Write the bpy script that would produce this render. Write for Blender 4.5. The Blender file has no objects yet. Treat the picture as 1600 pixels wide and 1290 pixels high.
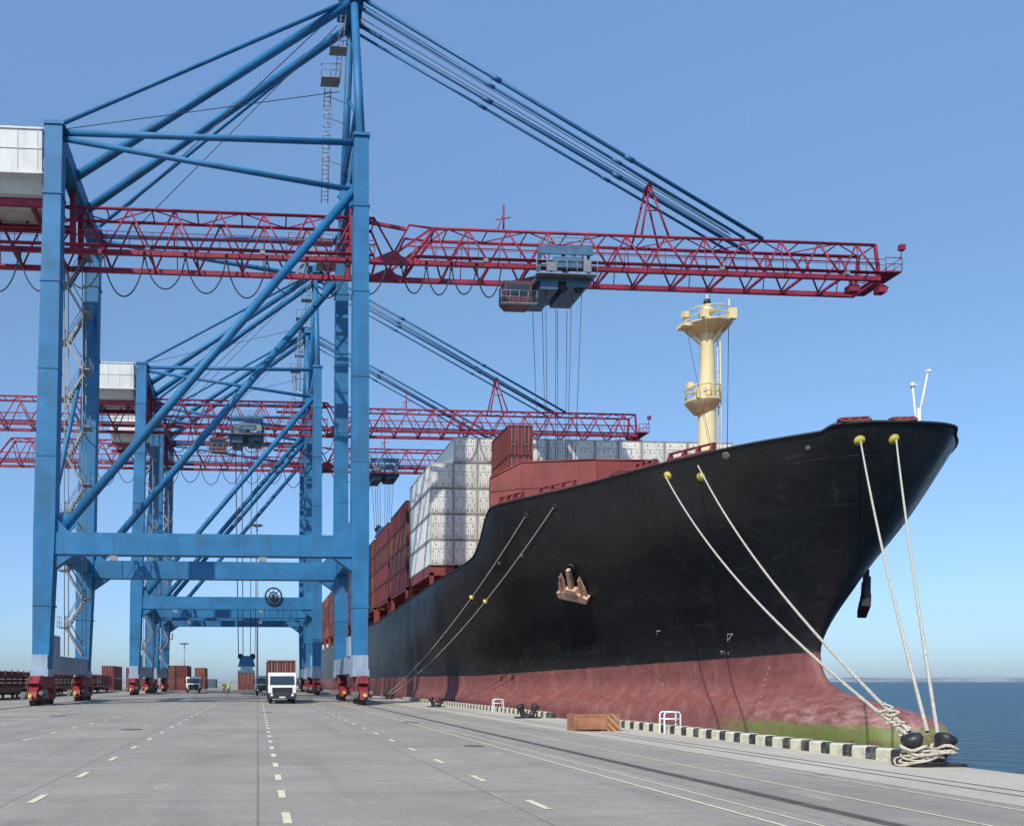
import bpy, math, random, bmesh
from mathutils import Vector, Matrix
from mathutils.bvhtree import BVHTree
random.seed(7)
C = bpy.context.scene.collection
R = math.radians
EYE=1.9; F=1375.0; PX=503.0; HY=1064.0; YAW=math.atan(100/1375.0)
cs, sn = math.cos(YAW), math.sin(YAW)
V = Vector

# ---- survey helpers: bearings measured from the viewpoint -> real places
def at(px, py, Y):
    a=(px-PX)/F; X=Y*(sn+a*cs)/(cs-a*sn); D=Y*cs+X*sn
    return V((X, Y, EYE+(HY-py)/F*D))
def gnd(px, py, z=0.0):
    D=(EYE-z)*F/(py-HY); xc=(px-PX)/F*D
    return V((xc*cs+D*sn, D*cs-xc*sn, z))
def ray(px, py):
    a=(px-PX)/F; b=(HY-py)/F
    return V((a*cs+sn, cs-a*sn, b)).normalized()
def proj(p):
    D=p.y*cs+p.x*sn; return PX+F*(p.x*cs-p.y*sn)/D, HY-F*(p.z-EYE)/D

# ---------------------------------------------------------------- materials
def mat(name, col, rough=.6, metal=0., var=.15, scale=.8, bump=0., dirt=None, damt=0., dscale=1.2, rnd=0., spec=.5, stretch=.12):
    m=bpy.data.materials.new(name); m.use_nodes=True; nt=m.node_tree; N=nt.nodes; L=nt.links
    b=N['Principled BSDF']; b.inputs['Roughness'].default_value=rough; b.inputs['Metallic'].default_value=metal
    b.inputs['Specular IOR Level'].default_value=spec
    g=N.new('ShaderNodeNewGeometry')
    n=N.new('ShaderNodeTexNoise'); n.inputs['Scale'].default_value=scale; n.inputs['Detail'].default_value=6
    L.new(g.outputs['Position'], n.inputs['Vector'])
    mx=N.new('ShaderNodeMix'); mx.data_type='RGBA'
    mr=N.new('ShaderNodeMapRange'); mr.inputs[1].default_value=.3; mr.inputs[2].default_value=.7
    L.new(n.outputs['Fac'], mr.inputs[0]); L.new(mr.outputs[0], mx.inputs[0])
    mx.inputs[6].default_value=(*[c*(1-var) for c in col],1); mx.inputs[7].default_value=(*[min(1,c*(1+var)) for c in col],1)
    out=mx.outputs[2]
    if dirt:
        mp=N.new('ShaderNodeMapping'); mp.inputs['Scale'].default_value=(1,1,stretch); L.new(g.outputs['Position'], mp.inputs[0])
        n2=N.new('ShaderNodeTexNoise'); n2.inputs['Scale'].default_value=dscale; n2.inputs['Detail'].default_value=8; n2.inputs['Roughness'].default_value=.65
        L.new(mp.outputs[0], n2.inputs['Vector'])
        r2=N.new('ShaderNodeMapRange'); r2.inputs[1].default_value=.5; r2.inputs[2].default_value=.75; r2.inputs[4].default_value=damt
        L.new(n2.outputs['Fac'], r2.inputs[0])
        m2=N.new('ShaderNodeMix'); m2.data_type='RGBA'; L.new(r2.outputs[0], m2.inputs[0]); L.new(out, m2.inputs[6]); m2.inputs[7].default_value=(*dirt,1)
        out=m2.outputs[2]
    if rnd:
        oi=N.new('ShaderNodeObjectInfo'); r3=N.new('ShaderNodeMapRange'); r3.inputs[3].default_value=1-rnd; r3.inputs[4].default_value=1+rnd*.4
        L.new(oi.outputs['Random'], r3.inputs[0]); hs=N.new('ShaderNodeHueSaturation'); L.new(r3.outputs[0], hs.inputs['Value']); L.new(out, hs.inputs['Color']); out=hs.outputs[0]
    L.new(out, b.inputs['Base Color'])
    if bump:
        bp=N.new('ShaderNodeBump'); bp.inputs['Strength'].default_value=bump; bp.inputs['Distance'].default_value=.05
        L.new(n.outputs['Fac'], bp.inputs['Height']); L.new(bp.outputs[0], b.inputs['Normal'])
    return m
M={}
M['blue']=mat('crane_blue_paint',(.020,.150,.315),.55,var=.2,scale=.5,dirt=(.05,.09,.12),damt=.65,dscale=1.3,spec=.35)
M['bluelt']=mat('trolley_blue_paint',(.055,.13,.21),.5,var=.25,scale=1)
M['red']=mat('boom_crimson_paint',(.27,.024,.055),.55,var=.25,scale=.5,dirt=(.09,.02,.03),damt=.5,spec=.35)
M['bogiered']=mat('bogie_red_paint',(.24,.018,.026),.55,var=.3,scale=1.5,dirt=(.04,.02,.02),damt=.8)
M['cabred']=mat('cabin_dark_red_paint',(.12,.035,.045),.5,var=.2,scale=1.5)
M['house']=mat('machinery_house_paint',(.60,.60,.57),.55,var=.06,scale=.6,dirt=(.30,.27,.22),damt=.4)
M['sill']=mat('sill_pale_paint',(.28,.35,.43),.55,var=.12,scale=.8,dirt=(.10,.1,.1),damt=.6)
M['galv']=mat('galvanised_steel',(.24,.25,.25),.5,.3,var=.15,scale=2)
M['dark']=mat('black_rubber_steel',(.02,.02,.022),.6,var=.2,scale=2)
M['grille']=mat('vent_grey',(.14,.14,.13),.6,var=.2,scale=2)
M['cable']=mat('steel_rope_dark',(.035,.035,.04),.6,var=.1)
M['glass']=mat('dark_glass',(.02,.03,.04),.08,var=.05,spec=.8)
M['stay']=mat('stay_blue',(.02,.125,.27),.5,var=.1)
M['deckred']=mat('ship_oxide_red',(.22,.042,.034),.6,var=.15,scale=.5,dirt=(.12,.03,.02),damt=.6,bump=.2)
M['cream']=mat('mast_cream',(.76,.62,.33),.5,var=.06,scale=1.5,dirt=(.38,.22,.10),damt=.6,dscale=2)
M['white']=mat('white_paint',(.74,.74,.72),.5,var=.04,scale=1,dirt=(.4,.36,.3),damt=.4)
M['mark']=mat('faded_white_paint',(.42,.42,.41),.6,var=.2,scale=4)
M['reefer']=mat('reefer_white_paint',(.78,.77,.72),.5,var=.03,scale=1,dirt=(.45,.40,.31),damt=.5,dscale=1.5,rnd=.12)
M['reefend']=mat('reefer_end_paint',(.72,.70,.64),.5,var=.05,scale=2,dirt=(.36,.30,.22),damt=.6,dscale=3,rnd=.12)
M['reeferframe']=mat('reefer_frame_paint',(.46,.43,.37),.5,var=.08,scale=1.5,dirt=(.25,.16,.1),damt=.6,dscale=2.5,rnd=.1)
M['cred']=mat('container_dark_red',(.17,.028,.025),.55,var=.12,scale=.8,dirt=(.10,.04,.03),damt=.5,rnd=.3)
M['cbrown']=mat('container_brown',(.15,.045,.032),.55,var=.12,scale=.8,dirt=(.09,.045,.03),damt=.6,rnd=.3)
M['crust']=mat('container_rust_orange',(.21,.06,.04),.6,var=.15,scale=.8,dirt=(.12,.05,.03),damt=.6,rnd=.25)
M['cgrey']=mat('container_blue_grey',(.10,.13,.17),.6,var=.12,scale=.8,rnd=.2)
M['rust']=mat('rusty_anchor_steel',(.58,.36,.25),.85,var=.2,scale=5,bump=.15,dirt=(.34,.14,.07),damt=.8,dscale=2.2,stretch=1)
M['brownbox']=mat('brown_weathered_block',(.33,.14,.07),.8,var=.3,scale=2.5,bump=.4,dirt=(.14,.07,.04),damt=.8,dscale=3,stretch=1)
M['rope']=mat('pale_mooring_rope',(.54,.48,.37),.9,var=.35,scale=14,bump=.9)
M['yellow']=mat('yellow_paint',(.62,.50,.07),.5,var=.12,scale=3,dirt=(.3,.2,.05),damt=.6)
M['skin']=mat('skin_tone',(.45,.27,.19),.6,var=.05)
M['cloth']=mat('navy_workwear',(.03,.04,.07),.85,var=.2,scale=6)
M['hivis']=mat('hivis_yellow',(.50,.56,.08),.7,var=.1,scale=6)
M['hat']=mat('hard_hat_white',(.8,.75,.6),.4,var=.03)
M['bitt']=mat('black_bollard_paint',(.018,.018,.02),.45,var=.3,scale=5,bump=.5,dirt=(.12,.08,.05),damt=.4,dscale=4,stretch=1)
M['lamp']=mat('headlight_glass',(.7,.72,.72),.15,var=.03)
M['conc']=mat('quay_wall_concrete',(.24,.23,.20),.85,var=.2,scale=.6,dirt=(.06,.06,.05),damt=.7,bump=.4)
M['paint_y']=mat('road_paint_yellowish',(.74,.66,.42),.75,var=.25,scale=5,dirt=(.40,.37,.32),damt=.85,dscale=5,stretch=1)
M['rail']=mat('crane_rail_steel',(.17,.15,.13),.5,.3,var=.3,scale=3)
M['patch']=mat('dark_iron_cover',(.10,.10,.10),.7,var=.2,scale=3)

def custom_hull():
    m=bpy.data.materials.new('hull_paint'); m.use_nodes=True; nt=m.node_tree; N=nt.nodes; L=nt.links; b=N['Principled BSDF']
    g=N.new('ShaderNodeNewGeometry'); sp=N.new('ShaderNodeSeparateXYZ'); L.new(g.outputs['Position'],sp.inputs[0])
    def noise(s,det=8,st=None,ro=.6):
        n=N.new('ShaderNodeTexNoise'); n.inputs['Scale'].default_value=s; n.inputs['Detail'].default_value=det; n.inputs['Roughness'].default_value=ro
        if st:
            mp=N.new('ShaderNodeMapping'); mp.inputs['Scale'].default_value=st; L.new(g.outputs['Position'],mp.inputs[0]); L.new(mp.outputs[0],n.inputs['Vector'])
        else: L.new(g.outputs['Position'],n.inputs['Vector'])
        return n.outputs['Fac']
    def rng(x,a,b_,c=0,d=1):
        r=N.new('ShaderNodeMapRange'); r.inputs[1].default_value=a; r.inputs[2].default_value=b_; r.inputs[3].default_value=c; r.inputs[4].default_value=d; L.new(x,r.inputs[0]); return r.outputs[0]
    def math_(op,x,y):
        k=N.new('ShaderNodeMath'); k.operation=op
        for i,q in enumerate((x,y)):
            if isinstance(q,(int,float)): k.inputs[i].default_value=q
            else: L.new(q,k.inputs[i])
        return k.outputs[0]
    def mix(f,a,b_):
        x=N.new('ShaderNodeMix'); x.data_type='RGBA'
        for s_,q in ((0,f),(6,a),(7,b_)):
            if isinstance(q,tuple): x.inputs[s_].default_value=(*q,1)
            elif isinstance(q,(int,float)): x.inputs[s_].default_value=q
            else: L.new(q,x.inputs[s_])
        return x.outputs[2]
    z=sp.outputs[2]; y=sp.outputs[1]
    line=rng(y,52,84,3.75,2.45)
    edge_n=math_('ADD',math_('MULTIPLY',noise(2.5,8,(1,.5,1.5),.75),.30),math_('SUBTRACT',z,line))
    isblack=rng(edge_n,.11,.18)
    big=noise(.18,6); fine=noise(1.6,9)
    black=mix(rng(big,.35,.65),(.009,.009,.010),(.020,.020,.021))
    streak=rng(noise(1.3,8,(1,1,.07),.7),.54,.76,0,.6)
    black=mix(streak,black,(.048,.043,.038))
    scuff=rng(noise(.5,8,(1,.25,2.5),.75),.60,.75,0,.6)
    black=mix(scuff,black,(.08,.074,.068))
    black=mix(rng(noise(2.2,9,(1,1,.35),.8),.66,.72,0,.5),black,(.11,.05,.03))
    redc=mix(rng(fine,.3,.7),(.175,.052,.046),(.235,.078,.068))
    redc=mix(rng(noise(.7,8,(1,.5,1.2),.7),.5,.7,0,.6),redc,(.13,.048,.042))
    redc=mix(rng(noise(1.1,8,(1,1,.1),.7),.5,.7,0,.5),redc,(.33,.16,.135))
    redc=mix(rng(noise(2.0,9,(1,.3,2.0),.8),.6,.68,0,.6),redc,(.42,.28,.24))
    wear=math_('MULTIPLY',rng(noise(1.3,9,(1,.6,1.2),.72),.45,.68),math_('MULTIPLY',rng(z,1.6,-.1),rng(y,58,50)))
    redc=mix(math_('MULTIPLY',wear,.75),redc,(.50,.32,.27))
    alg=math_('MULTIPLY',rng(noise(1.6,9,None,.7),.33,.5),math_('MULTIPLY',rng(math_('ADD',z,math_('MULTIPLY',noise(.6,4),.8)),.0,-.35),rng(y,58,54)))
    redc=mix(math_('MULTIPLY',alg,.9),redc,(.15,.20,.04))
    redc=mix(rng(z,-1.6,-2.0),redc,(.05,.06,.04))
    L.new(mix(isblack,redc,black),b.inputs['Base Color'])
    L.new(math_('ADD',rng(fine,.3,.7,.34,.50),math_('MULTIPLY',math_('SUBTRACT',1.0,isblack),.22)),b.inputs['Roughness'])
    br=N.new('ShaderNodeTexBrick'); br.inputs['Scale'].default_value=1; br.inputs['Brick Width'].default_value=8; br.inputs['Row Height'].default_value=2.4; br.inputs['Mortar Size'].default_value=.03
    br.inputs['Color1'].default_value=br.inputs['Color2'].default_value=(1,1,1,1); br.inputs['Mortar'].default_value=(0,0,0,1)
    cb=N.new('ShaderNodeCombineXYZ'); L.new(y,cb.inputs[0]); L.new(z,cb.inputs[1]); L.new(cb.outputs[0],br.inputs['Vector'])
    h=math_('ADD',math_('MULTIPLY',noise(.45,3),1.0),math_('MULTIPLY',br.outputs['Color'],.16))
    bp=N.new('ShaderNodeBump'); bp.inputs['Strength'].default_value=.55; bp.inputs['Distance'].default_value=.15; L.new(h,bp.inputs['Height']); L.new(bp.outputs[0],b.inputs['Normal'])
    return m
M['hull']=custom_hull()

def ground_mat(name,c1,c2,bw,bh,streaks=True):
    m=bpy.data.materials.new(name); m.use_nodes=True; nt=m.node_tree; N=nt.nodes; L=nt.links; b=N['Principled BSDF']; b.inputs['Roughness'].default_value=.85
    b.inputs['Specular IOR Level'].default_value=.2
    g=N.new('ShaderNodeNewGeometry')
    def noise(s,st,det=8,ro=.6):
        n=N.new('ShaderNodeTexNoise'); n.inputs['Scale'].default_value=s; n.inputs['Detail'].default_value=det; n.inputs['Roughness'].default_value=ro
        mp=N.new('ShaderNodeMapping'); mp.inputs['Scale'].default_value=st; L.new(g.outputs['Position'],mp.inputs[0]); L.new(mp.outputs[0],n.inputs['Vector']); return n.outputs['Fac']
    def rng(x,a,b_,c=0,d=1):
        r=N.new('ShaderNodeMapRange'); r.inputs[1].default_value=a; r.inputs[2].default_value=b_; r.inputs[3].default_value=c; r.inputs[4].default_value=d; L.new(x,r.inputs[0]); return r.outputs[0]
    def mix(f,a,b_):
        x=N.new('ShaderNodeMix'); x.data_type='RGBA'
        for s_,q in ((0,f),(6,a),(7,b_)):
            if isinstance(q,tuple): x.inputs[s_].default_value=(*q,1)
            else: L.new(q,x.inputs[s_])
        return x.outputs[2]
    col=mix(rng(noise(.25,(1,1,1)),.35,.65),c1,c2)
    col=mix(rng(noise(9,(1,1,1),10,.75),.4,.65,0,.5),col,tuple(c*.66 for c in c1))
    if streaks:
        col=mix(rng(noise(.8,(1,.05,1)),.52,.7,0,.4),col,(.21,.195,.165))
        col=mix(rng(noise(1.6,(.3,1.4,1),8,.7),.45,.65,0,.4),col,(.23,.21,.18))
        col=mix(rng(noise(.5,(1,.6,1),6),.62,.7,0,.5),col,(.16,.148,.13))
        col=mix(rng(noise(.9,(1,.25,1),9,.75),.60,.66,0,.5),col,(.50,.46,.39))
        w=N.new('ShaderNodeTexWave'); w.wave_type='BANDS'; w.bands_direction='Y'; w.inputs['Scale'].default_value=2.2; w.inputs['Distortion'].default_value=1.2; w.inputs['Detail'].default_value=4; w.inputs['Detail Scale'].default_value=.5
        L.new(g.outputs['Position'],w.inputs['Vector'])
        col=mix(rng(w.outputs['Fac'],.3,1,0,.12),col,(.18,.165,.145))
    br=N.new('ShaderNodeTexBrick'); br.inputs['Scale'].default_value=1; br.inputs['Brick Width'].default_value=bw; br.inputs['Row Height'].default_value=bh; br.inputs['Mortar Size'].default_value=.02; br.offset=0
    br.inputs['Color1'].default_value=(1,1,1,1); br.inputs['Color2'].default_value=(.86,.86,.86,1); br.inputs['Mortar'].default_value=(.5,.5,.5,1)
    L.new(g.outputs['Position'],br.inputs['Vector'])
    mm=N.new('ShaderNodeMix'); mm.data_type='RGBA'; mm.blend_type='MULTIPLY'; mm.inputs[0].default_value=.75; L.new(col,mm.inputs[6]); L.new(br.outputs['Color'],mm.inputs[7])
    L.new(mm.outputs[2],b.inputs['Base Color'])
    bp=N.new('ShaderNodeBump'); bp.inputs['Strength'].default_value=.5; bp.inputs['Distance'].default_value=.02; L.new(noise(14,(1,1,1),8,.7),bp.inputs['Height']); L.new(bp.outputs[0],b.inputs['Normal'])
    return m
M['ground']=ground_mat('quay_concrete_paving',(.345,.305,.25),(.43,.385,.32),3.9,5.0)
M['apron']=ground_mat('quay_edge_concrete',(.50,.44,.35),(.60,.535,.435),30,6.0,False)

def water_mat():
    m=bpy.data.materials.new('harbour_water'); m.use_nodes=True; nt=m.node_tree; N=nt.nodes; L=nt.links; b=N['Principled BSDF']
    b.inputs['Base Color'].default_value=(.018,.06,.09,1); b.inputs['Roughness'].default_value=.3; b.inputs['IOR'].default_value=1.33; b.inputs['Specular IOR Level'].default_value=.24
    g=N.new('ShaderNodeNewGeometry'); prev=None
    for s,st,dist in ((.35,(1,1.6,1),1.6),(1.7,(1,1.5,1),.5)):
        mp=N.new('ShaderNodeMapping'); mp.inputs['Scale'].default_value=st; mp.inputs['Rotation'].default_value=(0,0,.5); L.new(g.outputs['Position'],mp.inputs[0])
        n=N.new('ShaderNodeTexNoise'); n.inputs['Scale'].default_value=s; n.inputs['Detail'].default_value=7; L.new(mp.outputs[0],n.inputs['Vector'])
        bp=N.new('ShaderNodeBump'); bp.inputs['Strength'].default_value=1; bp.inputs['Distance'].default_value=dist; L.new(n.outputs['Fac'],bp.inputs['Height'])
        if prev: L.new(prev.outputs[0],bp.inputs['Normal'])
        prev=bp
    L.new(prev.outputs[0],b.inputs['Normal']); return m
M['water']=water_mat()

def stripe_mat(name,axis,period,c1,c2,frac=.5,slant=0.):
    m=bpy.data.materials.new(name); m.use_nodes=True; nt=m.node_tree; N=nt.nodes; L=nt.links; b=N['Principled BSDF']; b.inputs['Roughness'].default_value=.75
    g=N.new('ShaderNodeNewGeometry'); sp=N.new('ShaderNodeSeparateXYZ'); L.new(g.outputs['Position'],sp.inputs[0])
    ml=N.new('ShaderNodeMath'); ml.operation='MULTIPLY'; ml.inputs[1].default_value=slant; L.new(sp.outputs[2],ml.inputs[0])
    ad=N.new('ShaderNodeMath'); ad.operation='ADD'; L.new(sp.outputs[axis],ad.inputs[0]); L.new(ml.outputs[0],ad.inputs[1])
    dv=N.new('ShaderNodeMath'); dv.operation='DIVIDE'; dv.inputs[1].default_value=period; L.new(ad.outputs[0],dv.inputs[0])
    fr=N.new('ShaderNodeMath'); fr.operation='FRACT'; L.new(dv.outputs[0],fr.inputs[0])
    gt=N.new('ShaderNodeMath'); gt.operation='GREATER_THAN'; gt.inputs[1].default_value=frac; L.new(fr.outputs[0],gt.inputs[0])
    mx=N.new('ShaderNodeMix'); mx.data_type='RGBA'; L.new(gt.outputs[0],mx.inputs[0]); mx.inputs[6].default_value=(*c1,1); mx.inputs[7].default_value=(*c2,1)
    n=N.new('ShaderNodeTexNoise'); n.inputs['Scale'].default_value=4; n.inputs['Detail'].default_value=9; n.inputs['Roughness'].default_value=.7; L.new(g.outputs['Position'],n.inputs['Vector'])
    r=N.new('ShaderNodeMapRange'); r.inputs[1].default_value=.5; r.inputs[2].default_value=.68; r.inputs[4].default_value=.8; L.new(n.outputs['Fac'],r.inputs[0])
    m2=N.new('ShaderNodeMix'); m2.data_type='RGBA'; L.new(r.outputs[0],m2.inputs[0]); L.new(mx.outputs[2],m2.inputs[6]); m2.inputs[7].default_value=(.26,.24,.19,1)
    L.new(m2.outputs[2],b.inputs['Base Color']); return m
M['kerb']=stripe_mat('kerb_black_white_stripes',1,.86,(.66,.60,.43),(.03,.03,.03),.58)
M['hazard']=stripe_mat('hazard_orange_stripes',0,.26,(.50,.18,.05),(.13,.08,.05),.55,1.0)

# ---------------------------------------------------------------- mesh builder
class MB:
    def __init__(s): s.v=[]; s.f=[]; s.sm=[]
    def add(s,vs,fs,smooth=False):
        o=len(s.v); s.v+=[V(v) for v in vs]; s.f+=[tuple(i+o for i in f) for f in fs]; s.sm+=[smooth]*len(fs); return s
    def box(s,a,b):
        x0,y0,z0=[min(a[i],b[i]) for i in range(3)]; x1,y1,z1=[max(a[i],b[i]) for i in range(3)]
        return s.add([(x0,y0,z0),(x1,y0,z0),(x1,y1,z0),(x0,y1,z0),(x0,y0,z1),(x1,y0,z1),(x1,y1,z1),(x0,y1,z1)],
            [(0,3,2,1),(4,5,6,7),(0,1,5,4),(1,2,6,5),(2,3,7,6),(3,0,4,7)])
    def frame(s,d):
        d=d.normalized(); up=V((0,0,1)) if abs(d.z)<.95 else V((0,1,0))
        r=d.cross(up).normalized(); u=r.cross(d).normalized(); return r,u
    def beam(s,p,q,w,h,w2=None,h2=None):
        p=V(p);q=V(q); w2=w2 or w; h2=h2 or h; r,u=s.frame(q-p); vs=[]
        for c,ww,hh in ((p,w,h),(q,w2,h2)):
            for a,b in ((-1,-1),(1,-1),(1,1),(-1,1)): vs.append(c+r*a*ww/2+u*b*hh/2)
        return s.add(vs,[(0,1,2,3),(7,6,5,4),(0,4,5,1),(1,5,6,2),(2,6,7,3),(3,7,4,0)])
    def tube(s,p,q,r,n=8,r2=None):
        p=V(p);q=V(q); r2=r if r2 is None else r2; a,b=s.frame(q-p); vs=[]
        for c,rr in ((p,r),(q,r2)):
            for i in range(n):
                t=2*math.pi*i/n; vs.append(c+a*math.cos(t)*rr+b*math.sin(t)*rr)
        s.add(vs,[(i,i+n,(i+1)%n+n,(i+1)%n) for i in range(n)],True)
        o=len(s.v)-2*n; s.f+=[tuple(o+i for i in range(n)),tuple(o+n+i for i in reversed(range(n)))]; s.sm+=[False,False]; return s
    def path(s,pts,r,n=7):
        pts=[V(p) for p in pts]; vs=[]; N_=len(pts); pr=None
        for k,p in enumerate(pts):
            d=(pts[min(k+1,N_-1)]-pts[max(k-1,0)]).normalized()
            if pr is None: a,b=s.frame(d)
            else:
                a=(pr-d*pr.dot(d)).normalized(); b=a.cross(d)
            pr=a
            for i in range(n):
                t=2*math.pi*i/n; vs.append(p+a*math.cos(t)*r+b*math.sin(t)*r)
        fs=[(k*n+i,k*n+(i+1)%n,(k+1)*n+(i+1)%n,(k+1)*n+i) for k in range(N_-1) for i in range(n)]
        return s.add(vs,fs,True)
    def lathe(s,c,prof,n=16,axis=None):
        c=V(c); ax=V(axis or (0,0,1)).normalized(); r,u=s.frame(ax); vs=[]
        for rr,h in prof:
            for i in range(n):
                t=2*math.pi*i/n; vs.append(c+ax*h+r*math.cos(t)*rr+u*math.sin(t)*rr)
        m=len(prof); s.add(vs,[(k*n+i,k*n+(i+1)%n,(k+1)*n+(i+1)%n,(k+1)*n+i) for k in range(m-1) for i in range(n)],True)
        o=len(s.v)-m*n; s.f+=[tuple(o+i for i in range(n)),tuple(o+(m-1)*n+i for i in range(n))]; s.sm+=[False,False]; return s
    def prism(s,poly,ext):
        poly=[V(p) for p in poly]; ext=V(ext); n=len(poly)
        return s.add(poly+[p+ext for p in poly],[tuple(range(n)),tuple(range(2*n-1,n-1,-1))]+[(i,i+n,(i+1)%n+n,(i+1)%n) for i in range(n)])
    def rail(s,pts,h=1.1,r=.035,step=2.0,n=4):
        pts=[V(p) for p in pts]
        for a,b in zip(pts,pts[1:]):
            up=V((0,0,1)); s.tube(a+up*h,b+up*h,r,n); s.tube(a+up*h*.5,b+up*h*.5,r*.8,n)
            k=max(1,int((b-a).length/step))
            for i in range(k+1):
                p=a.lerp(b,i/k); s.tube(p,p+up*h,r,n)
        return s
    def mesh(s,name,m,off=V((0,0,0))):
        me=bpy.data.meshes.new(name); me.from_pydata([tuple(v-off) for v in s.v],[],s.f)
        me.materials.append(m); me.polygons.foreach_set('use_smooth',s.sm); me.update()
        b=bmesh.new(); b.from_mesh(me); bmesh.ops.recalc_face_normals(b,faces=b.faces); b.to_mesh(me); b.free()
        return me
    def build(s,name,m,parent=None,world=False):
        off=V((0,0,0))
        if world and parent is not None:
            p=parent
            while p: off+=p.location; p=p.parent
        o=bpy.data.objects.new(name,s.mesh(name,m,off)); C.objects.link(o); o.parent=parent; return o

def tag(o,label=None,cat=None,group=None,kind=None):
    if label: o['label']=label
    if cat: o['category']=cat
    if group: o['group']=group
    if kind: o['kind']=kind
    return o
def empty(name,loc,rz=0): 
    o=bpy.data.objects.new(name,None); C.objects.link(o); o.location=loc; o.rotation_euler=(0,0,rz); o.empty_display_size=.5; return o
def link(name,me,parent):
    o=bpy.data.objects.new(name,me); C.objects.link(o); o.parent=parent; return o

# ---------------------------------------------------------------- setting
QX=15.6; WZ=-2.3
mb=MB(); mb.box((-2500,-60,-.6),(QX,2600,0)); tag(mb.build('ground',M['ground']),kind='structure')
mb=MB(); mb.add([(11.6,-50,.004),(QX-.02,-50,.004),(QX-.02,600,.004),(11.6,600,.004)],[(0,1,2,3)]); tag(mb.build('pavement',M['apron']),kind='structure')
mb=MB(); mb.box((QX-1.5,-60,-6),(QX-.05,600,-.6))
for i in range(60): mb.box((QX-.05,-40+i*10,-1.9),(QX+.35,-39.4+i*10,-.15))
tag(mb.build('quay_wall',M['conc']),kind='structure')
mb=MB(); mb.add([(-9000,-400,WZ),(9000,-400,WZ),(9000,14000,WZ),(-9000,14000,WZ)],[(0,1,2,3)]); tag(mb.build('water',M['water']),kind='structure')
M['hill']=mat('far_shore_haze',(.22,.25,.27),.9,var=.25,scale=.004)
mb=MB(); n=90; vs=[]
for i in range(n):
    a=R(8+ i*.75); d=7000; t=i/n
    h=14+22*max(0,math.sin((t-.1)*2.6))*(.8+.2*math.sin(i*.9)+.12*math.sin(i*2.3))
    for z,dd in ((WZ,0),(h,150),(h*.8,900),(WZ,1500)): vs.append((math.sin(a)*(d+dd),math.cos(a)*(d+dd),z))
mb.add(vs,[(i*4+k,i*4+4+k,i*4+5+k,i*4+1+k) for i in range(n-1) for k in range(3)],True)
tag(mb.build('hills',M['hill']),kind='structure')
for lx in (-15.2,-11.4,-7.5,-3.55,.4,4.3):
    mb=MB(); y=9.0+(abs(lx)*.37)%1.5
    while y<230:
        mb.add([(lx-.06,y,.008),(lx+.06,y,.008),(lx+.06,y+1.0,.008),(lx-.06,y+1.0,.008)],[(0,1,2,3)]); y+=3.7 if lx!=.4 else 2.6
    tag(mb.build('lane_marking',M['paint_y']),kind='structure')
for lx,w in ((6.9,.07),(7.4,.05),(9.6,.06),(11.2,.06),(-16.2,.08)):
    mb=MB(); mb.add([(lx-w/2,5,.008),(lx+w/2,5,.008),(lx+w/2,300,.008),(lx-w/2,300,.008)],[(0,1,2,3)]); tag(mb.build('edge_line',M['paint_y']),kind='structure')
for lx in (8.4,-17.4):
    mb=MB(); mb.box((lx-.12,-20,.005),(lx-.07,400,.012)); mb.box((lx+.07,-20,.005),(lx+.12,400,.012)); mb.box((lx-.035,-20,.005),(lx+.035,400,.03))
    tag(mb.build('crane_rail',M['rail']),kind='structure')
mb=MB(); mb.box((12.55,-20,.008),(12.59,400,.016)); mb.box((13.1,-20,.008),(13.14,400,.016)); tag(mb.build('cable_slot',M['rail']),kind='structure')
for k,(px,py,r) in enumerate(((205,1139,.42),(415,1112,.4),(640,1128,.4),(90,1118,.45),(740,1165,.3))):
    p=gnd(px,py,.0); mb=MB(); mb.lathe((p.x,p.y,.004),[(r,0),(r,.008),(r*.85,.010)],20); tag(mb.build('drain_cover',M['patch']),['round iron cover in the left lanes of the quay, nearest one','small round iron cover on the centre lane','round iron cover just left of the seaward crane rail','round iron cover at far left by the first crane','small iron cover between the yellow lines and cable slot'][k],'manhole cover','iron covers in the quay paving')
for k,(y0,y1) in enumerate(((19.15,35.6),(44.5,70),(76,90))):
    mb=MB(); mb.prism([(14.92,y0,.0),(15.38,y0,.0),(15.38,y0,.26),(15.33,y0,.3),(14.97,y0,.3),(14.92,y0,.26)],(0,y1-y0,0)); tag(mb.build('kerb',M['kerb']),kind='structure')

# ---------------------------------------------------------------- hull
def pch(xs,ys,x):
    n=len(xs)
    if x<=xs[0]: return ys[0]
    if x>=xs[-1]: return ys[-1]
    h=[xs[i+1]-xs[i] for i in range(n-1)]; d=[(ys[i+1]-ys[i])/h[i] for i in range(n-1)]
    k=0
    while x>xs[k+1]: k+=1
    def sl(i):
        if i==0: return d[0]
        if i==n-1: return d[-1]
        if d[i-1]*d[i]<=0: return 0
        w1=2*h[i]+h[i-1]; w2=h[i]+2*h[i-1]; return (w1+w2)/(w1/d[i-1]+w2/d[i])
    t=(x-xs[k])/h[k]; m0,m1=sl(k),sl(k+1)
    return (2*t**3-3*t*t+1)*ys[k]+(t**3-2*t*t+t)*h[k]*m0+(-2*t**3+3*t*t)*ys[k+1]+(t**3-t*t)*h[k]*m1
DS=[0,.1,.3,1.5,7,16.5,25,40,55,70]
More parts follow.
